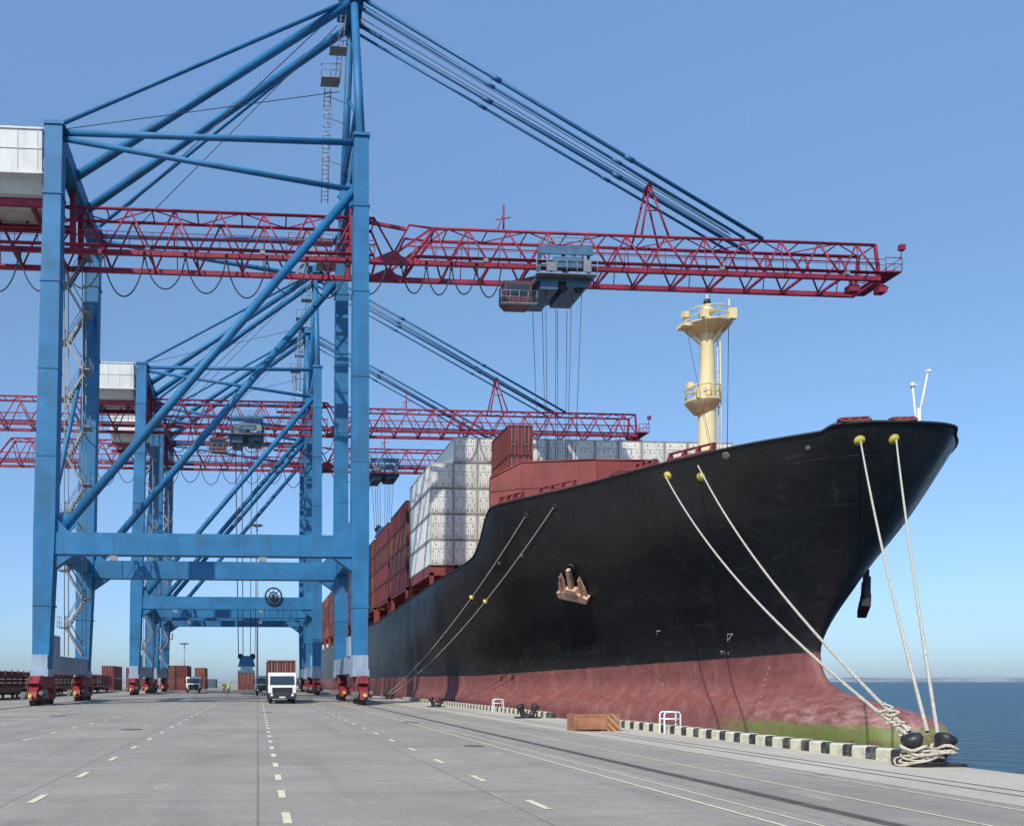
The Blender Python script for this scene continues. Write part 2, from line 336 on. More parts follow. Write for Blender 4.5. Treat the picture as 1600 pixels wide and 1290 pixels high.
LV=[(-3.2,44.8,[0,.6,1.0,1.9,2.7,5.2,9.0,14.0,16.6,17.3]),
    (-1.5,43.4,[0,.8,1.3,2.3,2.9,5.1,9.0,14.2,16.9,17.5]),
    (-.5,43.7,[0,.65,1.1,2.1,2.75,5.0,9.1,14.4,17.0,17.5]),
    (.2,45.2,[0,.4,.75,1.5,2.4,5.3,9.4,14.8,17.1,17.5]),
    (.7,47.9,[0,.28,.5,1.0,2.2,5.7,9.8,15.0,17.1,17.5]),
    (1.3,50.6,[0,.22,.38,.8,2.3,6.3,10.2,15.3,17.2,17.5]),
    (2.2,52.2,[0,.22,.36,.8,2.7,6.9,10.7,15.6,17.3,17.5]),
    (3.7,52.8,[0,.25,.42,1.0,3.2,7.4,11.2,15.9,17.3,17.5]),
    (8,50.2,[0,.5,.85,1.9,4.9,9.3,13.4,17.1,17.5,17.5]),
    (12,47.4,[0,.95,1.6,3.1,6.7,11.2,15.9,17.5,17.5,17.5]),
    (16,45.2,[0,1.6,2.6,4.3,8.0,12.3,16.4,17.5,17.5,17.5]),
    (17.5,44.4,[0,1.8,2.9,4.7,8.5,12.7,16.6,17.5,17.5,17.5])]
ZL=[l[0] for l in LV]; YL=[l[1] for l in LV]
CX=35.0
def hb(z,d): return pch(ZL,[pch(DS,l[2],d) for l in LV],z)
def ys(z): return pch(ZL,YL,z)
def ztop(Y): return pch([40,45.5,45.9,50,56,69.0,70.2,71.2,72.6,76,100,135,400],[15.95,15.95,15.7,15.8,15.85,15.9,15.2,13.6,12.6,12.1,11.3,10.5,10.5],Y)
ship=empty('container_ship',(CX,60,WZ)); tag(ship,'large black hulled container ship with red bottom moored along the quay','ship')
dl=[0,.03,.1,.2,.35,.6,.8,.95,1.05,1.2,1.5,2.2,3]+[3+ .9*i for i in range(1,23)]+[23.3+.3*i for i in range(18)]+[29+2*i for i in range(24)]+[80,100,130,170,214]
vl=[.30*i/22 for i in range(23)]+[.30+.70*(i+1)/26 for i in range(26)]
mb=MB(); nr=len(vl); vs=[]; nd=len(dl)
for sd in (-1,1):
    for d in dl:
        zt=ztop(44.7+d)
        for v in vl:
            z=-3.2+v*(zt+3.2); vs.append((CX+sd*hb(z,d),ys(z)+d,z))
fs=[]
for s_ in range(2):
    o=s_*nd*nr
    for i in range(nd-1):
        for j in range(nr-1):
            f=(o+i*nr+j,o+(i+1)*nr+j,o+(i+1)*nr+j+1,o+i*nr+j+1); fs.append(f if s_==0 else f[::-1])
for j in range(nr-1):
    a=(nd-1)*nr+j; b=nd*nr+(nd-1)*nr+j; fs.append((a,b,b+1,a+1))
mb.add(vs,fs,True)
hull_bvh=BVHTree.FromPolygons([tuple(v) for v in mb.v],mb.f)
off=ship.location
me=bpy.data.meshes.new('hull'); me.from_pydata([tuple(v-off) for v in mb.v],[],mb.f); me.materials.append(M['hull']); me.polygons.foreach_set('use_smooth',[True]*len(mb.f))
bm_=bmesh.new(); bm_.from_mesh(me); bmesh.ops.remove_doubles(bm_,verts=bm_.verts,dist=.002); bmesh.ops.recalc_face_normals(bm_,faces=bm_.faces); bm_.to_mesh(me); bm_.free()
link('hull',me,ship)
CAM=V((0,0,EYE))
def hit(px,py):
    loc,nor,i,dist=hull_bvh.ray_cast(CAM,ray(px,py))
    if loc is None: return None,None
    if nor.dot(ray(px,py))>0: nor=-nor
    return loc,nor
def edge(d,sd=-1,dz=0):
    zt=ztop(44.7+d); return V((CX+sd*hb(zt,d),ys(zt)+d,zt+dz))
def edge_at(px):
    best=min((abs(proj(edge(d/10.))[0]-px),d/10.) for d in range(0,240)); return best[1]
mb=MB()
for sd in (-1,1): mb.path([edge(d,sd) for d in dl if d<214],.085,6)
mb.build('bulwark_cap',M['dark'],ship,True)
def deck(name,z0,ds,m):
    mb=MB(); vs=[]
    for d in ds:
        z=z0 if z0 else ztop(44.7+d)-.35
        w=hb(z,d)-.06; vs+=[(CX-w,ys(z)+d,z),(CX+w,ys(z)+d,z)]
    mb.add(vs,[(2*i,2*i+1,2*i+3,2*i+2) for i in range(len(ds)-1)]); mb.build(name,m,ship,True)
deck('forecastle_deck',14.6,[.2,1,2,4,7,10,14,18,21,22.8],M['deckred'])
deck('main_deck',None,[28.5,31,40,55,70,100,150,213],M['deckred'])
mb=MB(); mb.box((CX-13.4,69.0,11.8),(CX+13.4,69.15,14.55)); mb.build('forecastle_bulkhead',M['deckred'],ship,True)
mb=MB(); mb.box((20.6,79.5,11.2),(49.4,254,13.05)); mb.box((20.7,89.6,13.05),(49.3,102,13.88))
for k in range(12):
    y=89.8+14.6*k if k==0 else 104.5+14.6*(k-1)
    for yy in (y+.3,y+11.8):
        for x in (17.95,52.05): mb.box((x-.2,yy-.2,10.2),(x+.2,yy+.2,13.15))
    mb.box((17.75,y+.1,12.85),(20.3,y+12.1,13.15 if k else 13.88))
mb.build('hatch_coaming',M['deckred'],ship,True)
mb=MB()
P=[(20.9,78.2),(23.3,76.6),(29.5,75.2),(35.2,75.2)]
T=[20.2,21.3,21.3,21.3]
for i in range(3):
    (x0,y0),(x1,y1)=P[i],P[i+1]
    mb.add([(x0,y0,12),(x1,y1,12),(x1,y1,T[i+1]),(x0,y0,T[i]),(x0,y0+.3,12),(x1,y1+.3,12),(x1,y1+.3,T[i+1]),(x0,y0+.3,T[i])],[(0,1,2,3),(7,6,5,4),(3,2,6,7),(0,3,7,4),(1,5,6,2)])
for x in (21.8,26.2,31,34.9): mb.prism([(x,77.5,12),(x,82,12),(x,77.6,20.8)],(.12,0,0))
mb.build('breakwater',M['deckred'],ship,True)
mb=MB()
for i in range(3):
    (x0,y0),(x1,y1)=P[i],P[i+1]; mb.tube((x0,y0,T[i]+.03),(x1,y1,T[i+1]+.03),.09,6)
for (x,y) in P[1:3]: mb.tube((x,y-.03,14),(x,y-.03,21.2),.05,6)
for z in (16.5,19): 
    for i in range(3): mb.tube((P[i][0],P[i][1]-.02,z),(P[i+1][0],P[i+1][1]-.02,z),.04,5)
mb.build('breakwater_edge',M['deckred'],ship,True)
mx,my=35.0,66.4
fm=MB(); fm.lathe((mx,my,14.5),[(.85,0),(.72,2),(.64,9),(.50,14.0),(.60,14.4),(.9,14.9),(.95,15.0)],20); fmast=fm.build('foremast',M['cream'],ship,True)
mb=MB(); mb.lathe((mx,my,29.3),[(.9,-.3),(1.75,.25),(1.85,.35),(1.6,.38)],12); mb.box((mx-2.25,my-.6,29.4),(mx-.9,my+.5,29.65)); mb.rail([(mx+1.75*math.cos(t*.785),my+1.75*math.sin(t*.785),29.65) for t in range(9)],1.0,.055,1.0)
mb.tube((mx-1.9,my-.3,29.6),(mx-1.9,my-.3,30.3),.08,6); mb.box((mx-2.15,my-.5,30.1),(mx-1.7,my-.1,30.55)); mb.box((mx+1.0,my-1.5,29.7),(mx+1.6,my-1.0,30.5)); mb.box((mx-1.2,my-1.6,29.7),(mx-.7,my-1.2,30.3)); mb.tube((mx+1.3,my-.9,29.6),(mx+1.3,my-.9,31.4),.05,5)
for a in range(6): mb.beam((mx+.5*math.cos(a*1.05),my+.5*math.sin(a*1.05),28.3),(mx+1.6*math.cos(a*1.05),my+1.6*math.sin(a*1.05),29.5),.08,.12)
mb.build('crows_nest',M['cream'],fmast,True)
mb=MB(); mb.tube((mx,my,29.6),(mx,my,31.3),.32,10,.26); mb.lathe((mx,my,30.5),[(.3,0),(.62,.2),(.62,.3),(.3,.5)],12); mb.tube((mx,my,31.2),(mx,my,32.1),.05,6); mb.tube((mx-.5,my,31.1),(mx+.5,my,31.1),.05,6); mb.build('mast_head',M['cream'],fmast,True)
mb=MB(); mb.lathe((mx,my,31.3),[(.2,0),(.26,.1),(.26,.35),(.1,.45)],10); mb.build('navigation_lamp',M['dark'],fmast,True)
mb=MB(); mb.lathe((mx-.35,my,23.6),[(.7,-.8),(1.3,0),(1.4,.14)],12); mb.rail([(mx-.35+1.32*math.cos(t*.785),my+1.32*math.sin(t*.785),23.7) for t in range(9)],1.05,.055,1.0); mb.box((mx-1.3,my-1.1,23.7),(mx-.6,my-.6,24.5)); mb.box((mx-1.7,my-.4,24.6),(mx-1.3,my,25.1)); mb.tube((mx-.6,my,24.9),(mx-1.5,my-.2,24.9),.05,5); mb.build('mast_platform',M['cream'],fmast,True)
mb=MB()
for s_ in (-.2,.2): mb.tube((mx+.95,my-.4+s_,15),(mx+.72,my-.4+s_,29.4),.04,5)
for i in range(36): mb.tube((mx+.95-.006*i,my-.62,15.2+.4*i),(mx+.95-.006*i,my-.18,15.2+.4*i),.03,4)
for i in range(9): mb.tube((mx+.95-.02*i,my-.4,16+1.45*i),(mx+.5,my-.3,16+1.45*i),.03,4)
mb.build('mast_ladder',M['cream'],fmast,True)
mb=MB(); mb.tube((mx+1.6,my,16),(mx+1.75,my,30.0),.03,4); mb.tube((mx-1.7,my,29.5),(mx-.5,my-3,16),.02,4); mb.build('mast_stay_wire',M['cable'],fmast,True)
b0=at(1425,655,47.0); b1=at(1450,580,47.0)
js=MB(); js.tube((b0.x+.1,46.6,14.5),(b0.x+.1,46.6,b0.z+.5),.10,8); js.tube((b0.x+.1,46.6,b0.z+.1),b1,.07,8,.045); js.tube(at(1426,602,47.0),(b0.x+.05,46.6,15.0),.05,8); js.tube(at(1426,602,47),at(1443,600,47),.03,6)
js.tube(at(1426,602,47)-V((0,0,.1)),at(1426,602,47)+V((0,0,.15)),.11,8); js.box(b1-V((.10,.1,.05)),b1+V((.10,.1,.1))); js.build('jackstaff',M['white'],ship,True)
mb=MB(); q=at(965,720,66); q2=at(1012,712,66)
mb.box((q.x,65.5,16.6),(q2.x,67.5,16.75)); mb.rail([(q.x,65.5,16.75),(q2.x,65.5,16.75),(q2.x,67.5,16.75),(q.x,67.5,16.75),(q.x,65.5,16.75)],1.3,.06,.9)
for x in (q.x+.2,q2.x-.2):
    for y in (65.7,67.3): mb.tube((x,y,14.6),(x,y,16.7),.1,6)
mb.beam((q.x,66,17.0),(q2.x,66,18.5),.12,.12); mb.build('deck_platform',M['deckred'],ship,True)
for px,Y in ((1035,60),(1075,58)):
    p=at(px,712,Y); mb=MB(); mb.lathe((p.x-.8,Y,15.8),[(.75,0),(.75,.1),(.35,.12),(.35,1.4),(.75,1.42),(.75,1.5)],16,(1,0,0)); mb.box((p.x-1.1,Y-.9,14.6),(p.x-.8,Y+.9,16.4)); mb.box((p.x+.75,Y-.9,14.6),(p.x+1.2,Y+.9,16.5)); mb.build('mooring_winch',M['deckred'],ship,True)
for px,ln,hh in ((795,2.6,1),(866,3.4,1),(1005,1.6,.8),(1078,3.2,1),(1343,1.5,.45),(1422,1.2,.4)):
    d=edge_at(px); p=edge(d); t=(edge(d+.6)-edge(max(0,d-.6))).normalized(); mb=MB()
    nrm=V((t.y,-t.x,0)).normalized(); up=V((0,0,1))
    if nrm.x>0: nrm=-nrm
    c=p+up*.12-nrm*.25
    mb.beam(c-t*ln/2,c+t*ln/2,.6,.1)
    for k in (-1,-.33,.33,1):
        b=c+t*ln*.47*k; mb.prism([b-nrm*.3+up*.05,b+nrm*.25+up*.05,b+nrm*.1+up*.42*hh,b-nrm*.2+up*.5*hh],t*.12)
    mb.beam(c-t*ln*.48+up*.46*hh-nrm*.08,c+t*ln*.5+up*.46*hh-nrm*.08,.3,.07)
    mb.build('fairlead',M['deckred'],ship,True)
rollers={}
for k,(px,py) in enumerate(((1043,743),(1095,745),(1343,688),(1397,686),(822,806),(866,792))):
    loc,nr_=hit(px,py)
    if loc is None: loc=edge(edge_at(px)); nr_=V((-1,-.3,0)).normalized()
    if k<4:
        mb=MB(); mb.lathe(loc-nr_*.05,[(.18,0),(.2,.05),(.2,.12),(.12,.14),(.08,.16)],16,nr_); mb.lathe(loc-nr_*.03,[(.28,0),(.28,.04),(.23,.06)],16,nr_); mb.build('roller_chock',M['yellow'],ship,True)
    else:
        mb=MB(); mb.lathe(loc,[(.26,0),(.3,.03),(.24,.05)],14,nr_); mb.build('hawse_hole',M['dark'],ship,True)
    rollers[k]=(loc,nr_)
def anchor(o,nr_,flip,sc=1.,rot=-20):
    up=V((0,0,1)); up=(up-nr_*up.dot(nr_)).normalized(); rt=up.cross(nr_)
    if rt.x*flip<0: rt=-rt
    ca,sa=math.cos(R(rot)),math.sin(R(rot)); r2=rt*ca+up*sa; u2=-rt*sa+up*ca
    T=lambda x,y,z: o+r2*x*sc+u2*y*sc+nr_*z*sc
    mb=MB()
    def pr(pts,z0,z1): mb.prism([T(x,y,z0) for x,y in pts],nr_*(z1-z0)*sc)
    pr([(-1.35,-.75),(-1.2,-1.25),(1.2,-1.25),(1.35,-.75),(.5,-.45),(-.5,-.45)],.10,.62)
    pr([(-.55,-.5),(.55,-.5),(.42,-.1),(-.42,-.1)],.15,.7)
    for s_ in (-1,1):
        o0=[(s_*.55,-.6),(s_*1.25,-.75),(s_*1.12,.1),(s_*.78,1.15),(s_*.60,.3)]
        pr(o0,.25,.42); pr([(s_*.85,-.7),(s_*.98,-.7),(s_*.82,.95),(s_*.76,.95)],.42,.62)
    pr([(-.17,-.2),(.17,-.2),(.13,1.7),(-.13,1.7)],.25,.6)
    o1=mb.build('anchor',M['rust'] if flip>0 else M['dark'],ship,True)
    h=MB(); h.lathe(T(0,1.6,-.05),[(.34,0),(.4,.1),(.33,.2),(.22,.15),(.18,.02)],18,nr_); h.build('hawse_pipe',M['dark'],ship,True)
    return o1
al,an=hit(897,912)
a1=anchor(al,an,1); a1['label']='rusty anchor housed on the quay side of the bow'
a2=anchor(V((37.75,52.9,7.4)),V((.86,-.5,-.05)).normalized(),-1,.95,15); a2['label']='dark anchor on the seaward side of the stem'
mb=MB()
def mark(px0,py0,px1,py1,wd=.09):
    p,n1=hit(px0,py0); q,n2=hit(px1,py1)
    if p and q: mb.beam(p+n1*.012,q+n2*.012,.03,wd)
for a in ((1137,990,1145,990),(1137,990,1137,1001),(1145,990,1137,1001),(1125,1017,1131,1017),(1128,1017,1128,1022),(1133,1018,1133,1022),(1138,1018,1138,1022),(1026,985,1032,985),(1029,985,1026,991)): mark(*a,wd=.04)
mb.build('hull_marking',M['mark'],ship,True)
mb=MB()
for i in range(9):
    p,n1=hit(1202-2.5*i,1043+9*i) 
    if p: mb.beam(p+n1*.012,p+n1*.012+V((.0,.10,0)),.03,.09)
mb.build('draught_mark',M['mark'],ship,True)
for (px,py,r) in ((1134,712,.25),(780,880,.16),(815,868,.16),(1262,700,.14)):
    loc,nr_=hit(px,py)
    if loc: 
        mb=MB(); mb.lathe(loc,[(r,-.02),(r,.03),(r*.6,.035)],12,nr_); mb.build('hull_port',M['grille'],ship,True)

# ---------------------------------------------------------------- containers
cache={}
def cont_meshes(L_,H,key,m,fm,reefer):
    k=(L_,H,key)
    if k in cache: return cache[k]
    W=2.44; x=W/2; n=int(L_/.55) if L_<7 else int(L_/.6)
    pts=[]
    def corr(a,b,nn,nx,ny,dep):
        out=[]
        for i in range(nn):
            for t,o in ((.0,0),(.28,0),(.5,dep),(.78,dep)):
                u=(i+t)/nn; out.append((a[0]+(b[0]-a[0])*u-nx*o,a[1]+(b[1]-a[1])*u-ny*o))
        return out
    e=.05; dep=.03 if reefer else .045
    pts+=corr((-x+e,e),(x-e,e),7 if not reefer else 3,0,-1,dep)
    pts+=corr((x-e,e),(x-e,L_-e),n,1,0,dep)
    pts+=corr((x-e,L_-e),(-x+e,L_-e),7,0,1,dep)
    pts+=corr((-x+e,L_-e),(-x+e,e),n,-1,0,dep)
    mb=MB(); N_=len(pts); vs=[(p[0],p[1],.12) for p in pts]+[(p[0],p[1],H-.06) for p in pts]
    mb.add(vs,[(i,(i+1)%N_,(i+1)%N_+N_,i+N_) for i in range(N_)]+[tuple(range(N_,2*N_)),tuple(reversed(range(N_)))])
    body=mb.mesh('body',m)
    fr=MB()
    for sx in (-1,1):
        for yy in (.08,L_-.08):
            fr.box((sx*x-sx*.16,yy-.08,.0),(sx*x,yy+.08,H))
            for zz in (0,H-.12): fr.box((sx*(x+.012)-sx*.19,yy-.095,zz+.005),(sx*(x+.012),yy+.095,zz+.115))
        fr.box((sx*x-sx*.08,.16,.01),(sx*x,L_-.16,.16)); fr.box((sx*x-sx*.07,.16,H-.1),(sx*x,L_-.16,H-.01))
    for yy in (.01,L_-.13): fr.box((-x+.16,yy,.01),(x-.16,yy+.12,.16)); fr.box((-x+.16,yy,H-.12),(x-.16,yy+.12,H-.01))
    frame=fr.mesh('frame',fm)
    if reefer:
        p=MB(); p.box((-x+.17,.02,.2),(x-.17,.06,H*.93))
        for cx in (-.92,-.68,-.44,-.2,.04,.28,.52,.76,.96): p.tube((cx,-.0,.14),(cx,-.0,H-.12),.022,5)
        for zz in (.5,2.0): p.box((-x+.17,.0,zz),(x-.17,.022,zz+.04))
        panel=p.mesh('end_panel',M['reefend'])
        g_=MB()
        for (a,b,c,d) in ((-.98,.3,.07,.22),(-.6,.26,.08,.10),(.15,.28,.08,.2),(.6,.32,.12,.1),(-.95,1.3,.07,.2),(-.35,1.36,.06,.16),(.1,1.32,.1,.08),(.72,1.2,.06,.3),(.3,.86,.06,.1),(.9,.84,.06,.14),(-.7,2.1,.14,.1),(.5,2.12,.14,.09)): g_.box((a,-.03,b),(a+c,.018,b+d))
        g_.box((-1.0,-.004,1.68),(1.0,.019,1.72))
        det=g_.mesh('vent_grille',M['grille'])
        res=(body,frame,[('end_panel',panel,[('vent_grille',det)])])
    else:
        p=MB()
        for cx in (-.85,-.35,.35,.85): p.tube((cx,-.0,.12),(cx,-.0,H-.1),.022,5)
        for cx in (-.85,.35): p.box((cx-.02,-.02,1.0),(cx+.35,.01,1.05))
        res=(body,frame,[('lock_rod',p.mesh('lock_rod',M['galv']),[])])
    cache[k]=res; return res
def container(loc,L_,H,key,label,group,rz=0):
    reefer= key=='reefer'
    m={'reefer':M['reefer'],'cred':M['cred'],'cbrown':M['cbrown'],'crust':M['crust'],'cgrey':M['cgrey']}[key]
    body,frame,extra=cont_meshes(L_,H,key,m,M['reeferframe'] if reefer else m,reefer)
    r=empty('shipping_container',loc,rz); tag(r,label,'container',group)
    link('body',body,r); link('frame',frame,r)
    for nme,me,sub in extra:
        e=link(nme,me,r)
        for n2,m2 in sub: link(n2,m2,e)
    return r
ORD=['first','second','third','fourth','fifth','sixth','seventh','eighth','ninth','tenth','eleventh','twelfth','thirteenth','fourteenth']
TN=['bottom tier','second tier','third tier','fourth tier','top tier']
for c in range(13):
    for t in range(4 if c==0 else 5):
        container((17.7+2.5*c+1.22,89.7,13.9+2.66*t),12.19,2.58,'reefer','white refrigerated container on the ship deck, %s, %s column from the quay side'%(TN[t],ORD[c]),'white refrigerated containers on deck')
for t in range(5):
    container((25.25,83.2,13.2+2.62*t if t<4 else 23.7),6.06,2.59 if t<4 else 2.9,'cred','dark red short container ahead of the white ones, '+['bottom of its stack','second from bottom','middle of its stack','second from top','topmost on the ship'][t],'dark red short containers')
cols=['cred','cbrown','cred','crust','cbrown','cred','cbrown']
nm={'cred':'dark red','cbrown':'brown','crust':'rusty orange','cgrey':'blue grey'}
for k in range(10):
    for c in range(2):
        for t in range(4+(1 if k>5 and c==1 else 0)):
            key=random.choice(cols)
            container((18.92+2.5*c,104.6+14.6*k,13.2+2.62*t),12.19,2.56,key,'%s container, %s tier, %s row, %s bay behind the white containers'%(nm[key],['bottom','second','third','fourth','fifth'][t],'outer' if c==0 else 'inner',ORD[k]),'dark containers stacked amidships')

# ---------------------------------------------------------------- cranes
def crane(Y,tx,label,idx):
    W=16.6; ym=W/2; L=-25.8
    root=empty('gantry_crane',(8.4,Y,0)); tag(root,label,'crane','blue ship to shore gantry cranes along the quay')
    B=lambda: MB()
    LT=1.1; ZT=46.8
    for y in (0,W):
        mb=B(); mb.beam((L,y,2.4),(L+.33,y,14),1.25,1.5,1.7,1.6); mb.beam((L+.33,y,14),(L+LT,y,ZT),1.7,1.6,1.35,1.5)
        mb.box((L+LT-.8,y-.85,ZT-.3),(L+LT+.8,y+.85,ZT+.0))
        for z in (8,20,27,34,41): mb.beam((L+LT*z/47,y,z-.06),(L+LT*z/47,y,z+.06),1.62,1.66)
        mb.build('leg',M['blue'],root)
        mb=B(); mb.beam((0,y,2.4),(0,y,14),1.15,1.4,1.45,1.5); mb.beam((0,y,14),(.1,y,ZT),1.45,1.5,1.2,1.4)
        mb.box((-.6,y-.85,ZT-.1),(.8,y+.85,ZT+.15))
        for z in (8,20,27,34,41): mb.beam((.1*z/47,y,z-.06),(.1*z/47,y,z+.06),1.42,1.54)
        mb.build('leg',M['blue'],root)
        mb=B(); mb.beam((L+.6,y,13),(-.7,y,13),1.3,1.75)
        for s_,x in ((1,L+1.1),(-1,-.7)): mb.prism([(x,y-.5,12.1),(x+s_*1.6,y-.5,12.15),(x,y-.5,11)],(0,1.0,0)); mb.prism([(x,y-.5,13.9),(x+s_*1.2,y-.5,13.87),(x,y-.5,15.2)],(0,1.0,0))
        for x in (-20,-15,-10,-5): mb.box((x-.03,y-.67,12.2),(x+.03,y+.67,13.8))
        mb.build('portal_beam',M['blue'],root)
        mb=B(); mb.tube((L+1.3,y,13.8),(-.5,y,42.5),.37,12); mb.beam((L+.9,y,13.6),(L+2.3,y,15.2),.2,1.5); mb.beam((-1.3,y,41.6),(-.4,y,42.8),.2,1.4); mb.build('diagonal_brace',M['blue'],root)
        mb=B(); mb.tube((L+LT+.5,y,ZT-.5),(-.4,y,ZT-.25),.25,10); mb.build('top_tie',M['blue'],root)
        mb=B(); mb.tube((L+LT+.6,y,ZT-1.0),(-.5,y,42.6),.22,10); mb.build('upper_brace',M['blue'],root)
    for x in (L,0):
        mb=B(); mb.beam((x,-.9,3.3),(x,W+.9,3.3),1.25,1.5); mb.box((x-.7,-1.0,2.3),(x+.7,1.0,2.9)); mb.box((x-.7,W-1,2.3),(x+.7,W+1,2.9)); mb.build('sill_beam',M['sill'],root)
        mb=B(); xx=x+(.33 if x else 0); mb.beam((xx,.7,13.2),(xx,W-.7,13.2),1.0,1.3); mb.build('side_beam',M['blue'],root)
        xx=x+(LT if x else .1)
        mb=B(); mb.beam((xx,.6,45.9),(xx,W-.6,45.9),1.1,1.5); mb.build('cross_beam',M['blue'],root)
        if x:
            mb=B(); mb.tube((x+.5,.6,15),(xx,W-.6,38),.22,8); mb.build('side_brace',M['blue'],root)
        for y0 in (0,W):
            mb=B(); mb.prism([(x-.4,y0-2.9,1.75),(x-.4,y0-2.2,2.35),(x-.4,y0+2.2,2.35),(x-.4,y0+2.9,1.75),(x-.4,y0+1.2,1.35),(x-.4,y0-1.2,1.35)],(.8,0,0)); mb.box((x-.45,y0-.5,2.0),(x+.45,y0+.5,2.75))
            for s_ in (-1,1):
                mb.prism([(x-.32,y0+s_*1.9-1.5,.45),(x-.32,y0+s_*1.9-1.2,1.05),(x-.32,y0+s_*1.9-.35,1.75),(x-.32,y0+s_*1.9+.35,1.75),(x-.32,y0+s_*1.9+1.2,1.05),(x-.32,y0+s_*1.9+1.5,.45)],(.64,0,0))
                mb.box((x-.6,y0+s_*1.9-.35,.9),(x+.6,y0+s_*1.9+.35,1.35))
            bo=mb.build('bogie',M['bogiered'],root)
            mt=B(); mt.box((x-.9,y0-3.0,.5),(x-.42,y0-2.3,1.1)); mt.tube((x-.68,y0-3.3,.8),(x-.68,y0-2.2,.8),.2,8); mt.box((x+.42,y0-2.2,.6),(x+.8,y0-1.4,1.3)); mt.tube((x+.6,y0-3.0,1.0),(x+.6,y0-2.0,1.0),.17,8); mt.path([(x-.5,y0-2.4,1.3),(x-.55,y0-2.8,1.8),(x-.3,y0-2.5,2.3)],.05,5); mt.build('drive_motor',M['grille'],bo)
            for q in (-2.9,-1.0,1.0,2.9):
                wl=B(); wl.lathe((x-.2,y0+q,.40),[(.37,0),(.42,.03),(.37,.08),(.37,.32),(.42,.37),(.37,.4)],16,(1,0,0)); wl.build('wheel',M['dark'],bo)
            for s_ in (-1,1):
                bf=B(); bf.tube((x,y0+s_*3.4,.8),(x,y0+s_*3.9,.8),.14,8); bf.build('buffer',M['yellow'],bo)
    AZ=63.6; ya,yb=ym-1.6,ym+1.6
    for y,yt in ((0,ya),(W,yb)):
        mb=B(); mb.tube((.1,y,ZT-.1),(.3,yt,AZ),.40,12,.34); mb.build('mast_leg',M['blue'],root)
    mb=B(); mb.beam((.3,ya-.9,AZ+.2),(.3,yb+.9,AZ+.2),1.0,1.1); mb.box((-.9,ya-.6,AZ+.7),(1.3,yb+.6,AZ+.85))
    mb.build('apex_beam',M['blue'],root)
    mb=B(); mb.rail([(-.9,ya-.6,AZ+.85),(1.3,ya-.6,AZ+.85),(1.3,yb+.6,AZ+.85),(-.9,yb+.6,AZ+.85),(-.9,ya-.6,AZ+.85)],1.1,.045,1.0)
    for y in (ya-.4,yb+.4): mb.lathe((1.0,y,AZ+.7),[(.6,-.1),(.65,-.1),(.5,0),(.65,.1),(.6,.1)],14,(0,1,0))
    mb.build('apex_platform',M['galv'],root)
    mb=B(); mb.tube((.2,1.9,52),(.25,W-1.9,52),.22,8); mb.tube((.2,1.0,49),(.25,W-5,57.8),.16,8); mb.build('mast_strut',M['blue'],root)
    for y,yt in ((0,ya),(W,yb)):
        mb=B(); mb.tube((0,yt,AZ),(L+LT,y,ZT),.18,8); mb.build('backstay',M['blue'],root)
    for y,yt in ((ym-2.7,ya),(ym+2.7,yb)):
        mb=B(); mb.tube((0,yt,AZ-.3),(L+LT-.6,y,45.2),.38,10); mb.build('backstay',M['blue'],root)
    BT=43.4; HB=1.75
    for yt,y in ((ya,ym-1.3),(yb,ym+1.3)):
        for x1,r in ((39.0,.17),(37.2,.12)):
            mb=B(); p=V((.8,yt,AZ+(.3 if x1>38 else -.6))); q=V((x1,y,BT+.1)); mb.tube(p,q,r,8)
            for t in (.33,.66): 
                c=p.lerp(q,t); mb.tube(c-(q-p).normalized()*.5,c+(q-p).normalized()*.5,r*1.35,8)
            mb.build('forestay',M['stay'],root)
    mb=B()
    for k,(dy,x1) in enumerate(((-.7,36),(-.3,36.4),(.3,36.8),(.7,37.2))):
        mb.tube((1,ym+dy,AZ+.4-.25*k),(x1,ym+dy,BT+.9),.035,5)
    for k,dy in enumerate((-2,2)): mb.tube((-1,ym+dy*.5,AZ-.5),(L+6,ym+dy,BT+.5),.04,5)
    mb.tube((L+1,1,ZT+.3),(-1,ym-1,AZ-8),.035,5)
    mb.build('boom_hoist_rope',M['cable'],root)
    def truss(x0,x1,name,zt,slopeL=0,slopeR=0):
        mb=B(); zb=39.9; n=max(2,round((x1-x0)/3.9)); dx=(x1-x0)/n
        for sd in (-1,1):
            yb_=ym+sd*HB; yt_=ym+sd*1.15
            mb.beam((x0,yb_,zb),(x1,yb_,zb),.34,.42)
            mb.tube((x0+slopeL,yt_,zt),(x1-slopeR,yt_,zt),.145,8)
            mb.tube((x0,yb_,41.4),(x1,yb_,41.4),.06,6)
            if slopeL: mb.tube((x0,yb_,zb),(x0+slopeL,yt_,zt),.17,8)
            if slopeR: mb.tube((x1,yb_,zb),(x1-slopeR,yt_,zt),.15,8)
            for i in range(n):
                a=x0+i*dx; m_=a+dx/2; b=a+dx
                tm=min(max(m_,x0+slopeL),x1-slopeR)
                mb.tube((a,yb_,zb+.2),(tm,yt_,zt),.088,6); mb.tube((b,yb_,zb+.2),(tm,yt_,zt),.088,6)
                if i%2: mb.tube((tm,yb_,zb+.2),(tm,yt_,zt),.05,5)
        for i in range(n+1):
            a=x0+i*dx; mb.beam((a,ym-HB,zb-.05),(a,ym+HB,zb-.05),.18,.22)
            tm=min(max(a,x0+slopeL),x1-slopeR); mb.tube((tm,ym-1.15,zt),(tm,ym+1.15,zt),.07,6)
            if i<n:
                t2=min(max(a+dx,x0+slopeL),x1-slopeR); s_=1 if i%2 else -1
                mb.tube((tm,ym-1.15*s_,zt),(t2,ym+1.15*s_,zt),.055,6)
        mb.build(name,M['red'],root)
    truss(-54,2.2,'girder_truss',44.1,3.0,0)
    truss(5.2,50.2,'boom_truss',BT,2.6,0)
    mb=B()
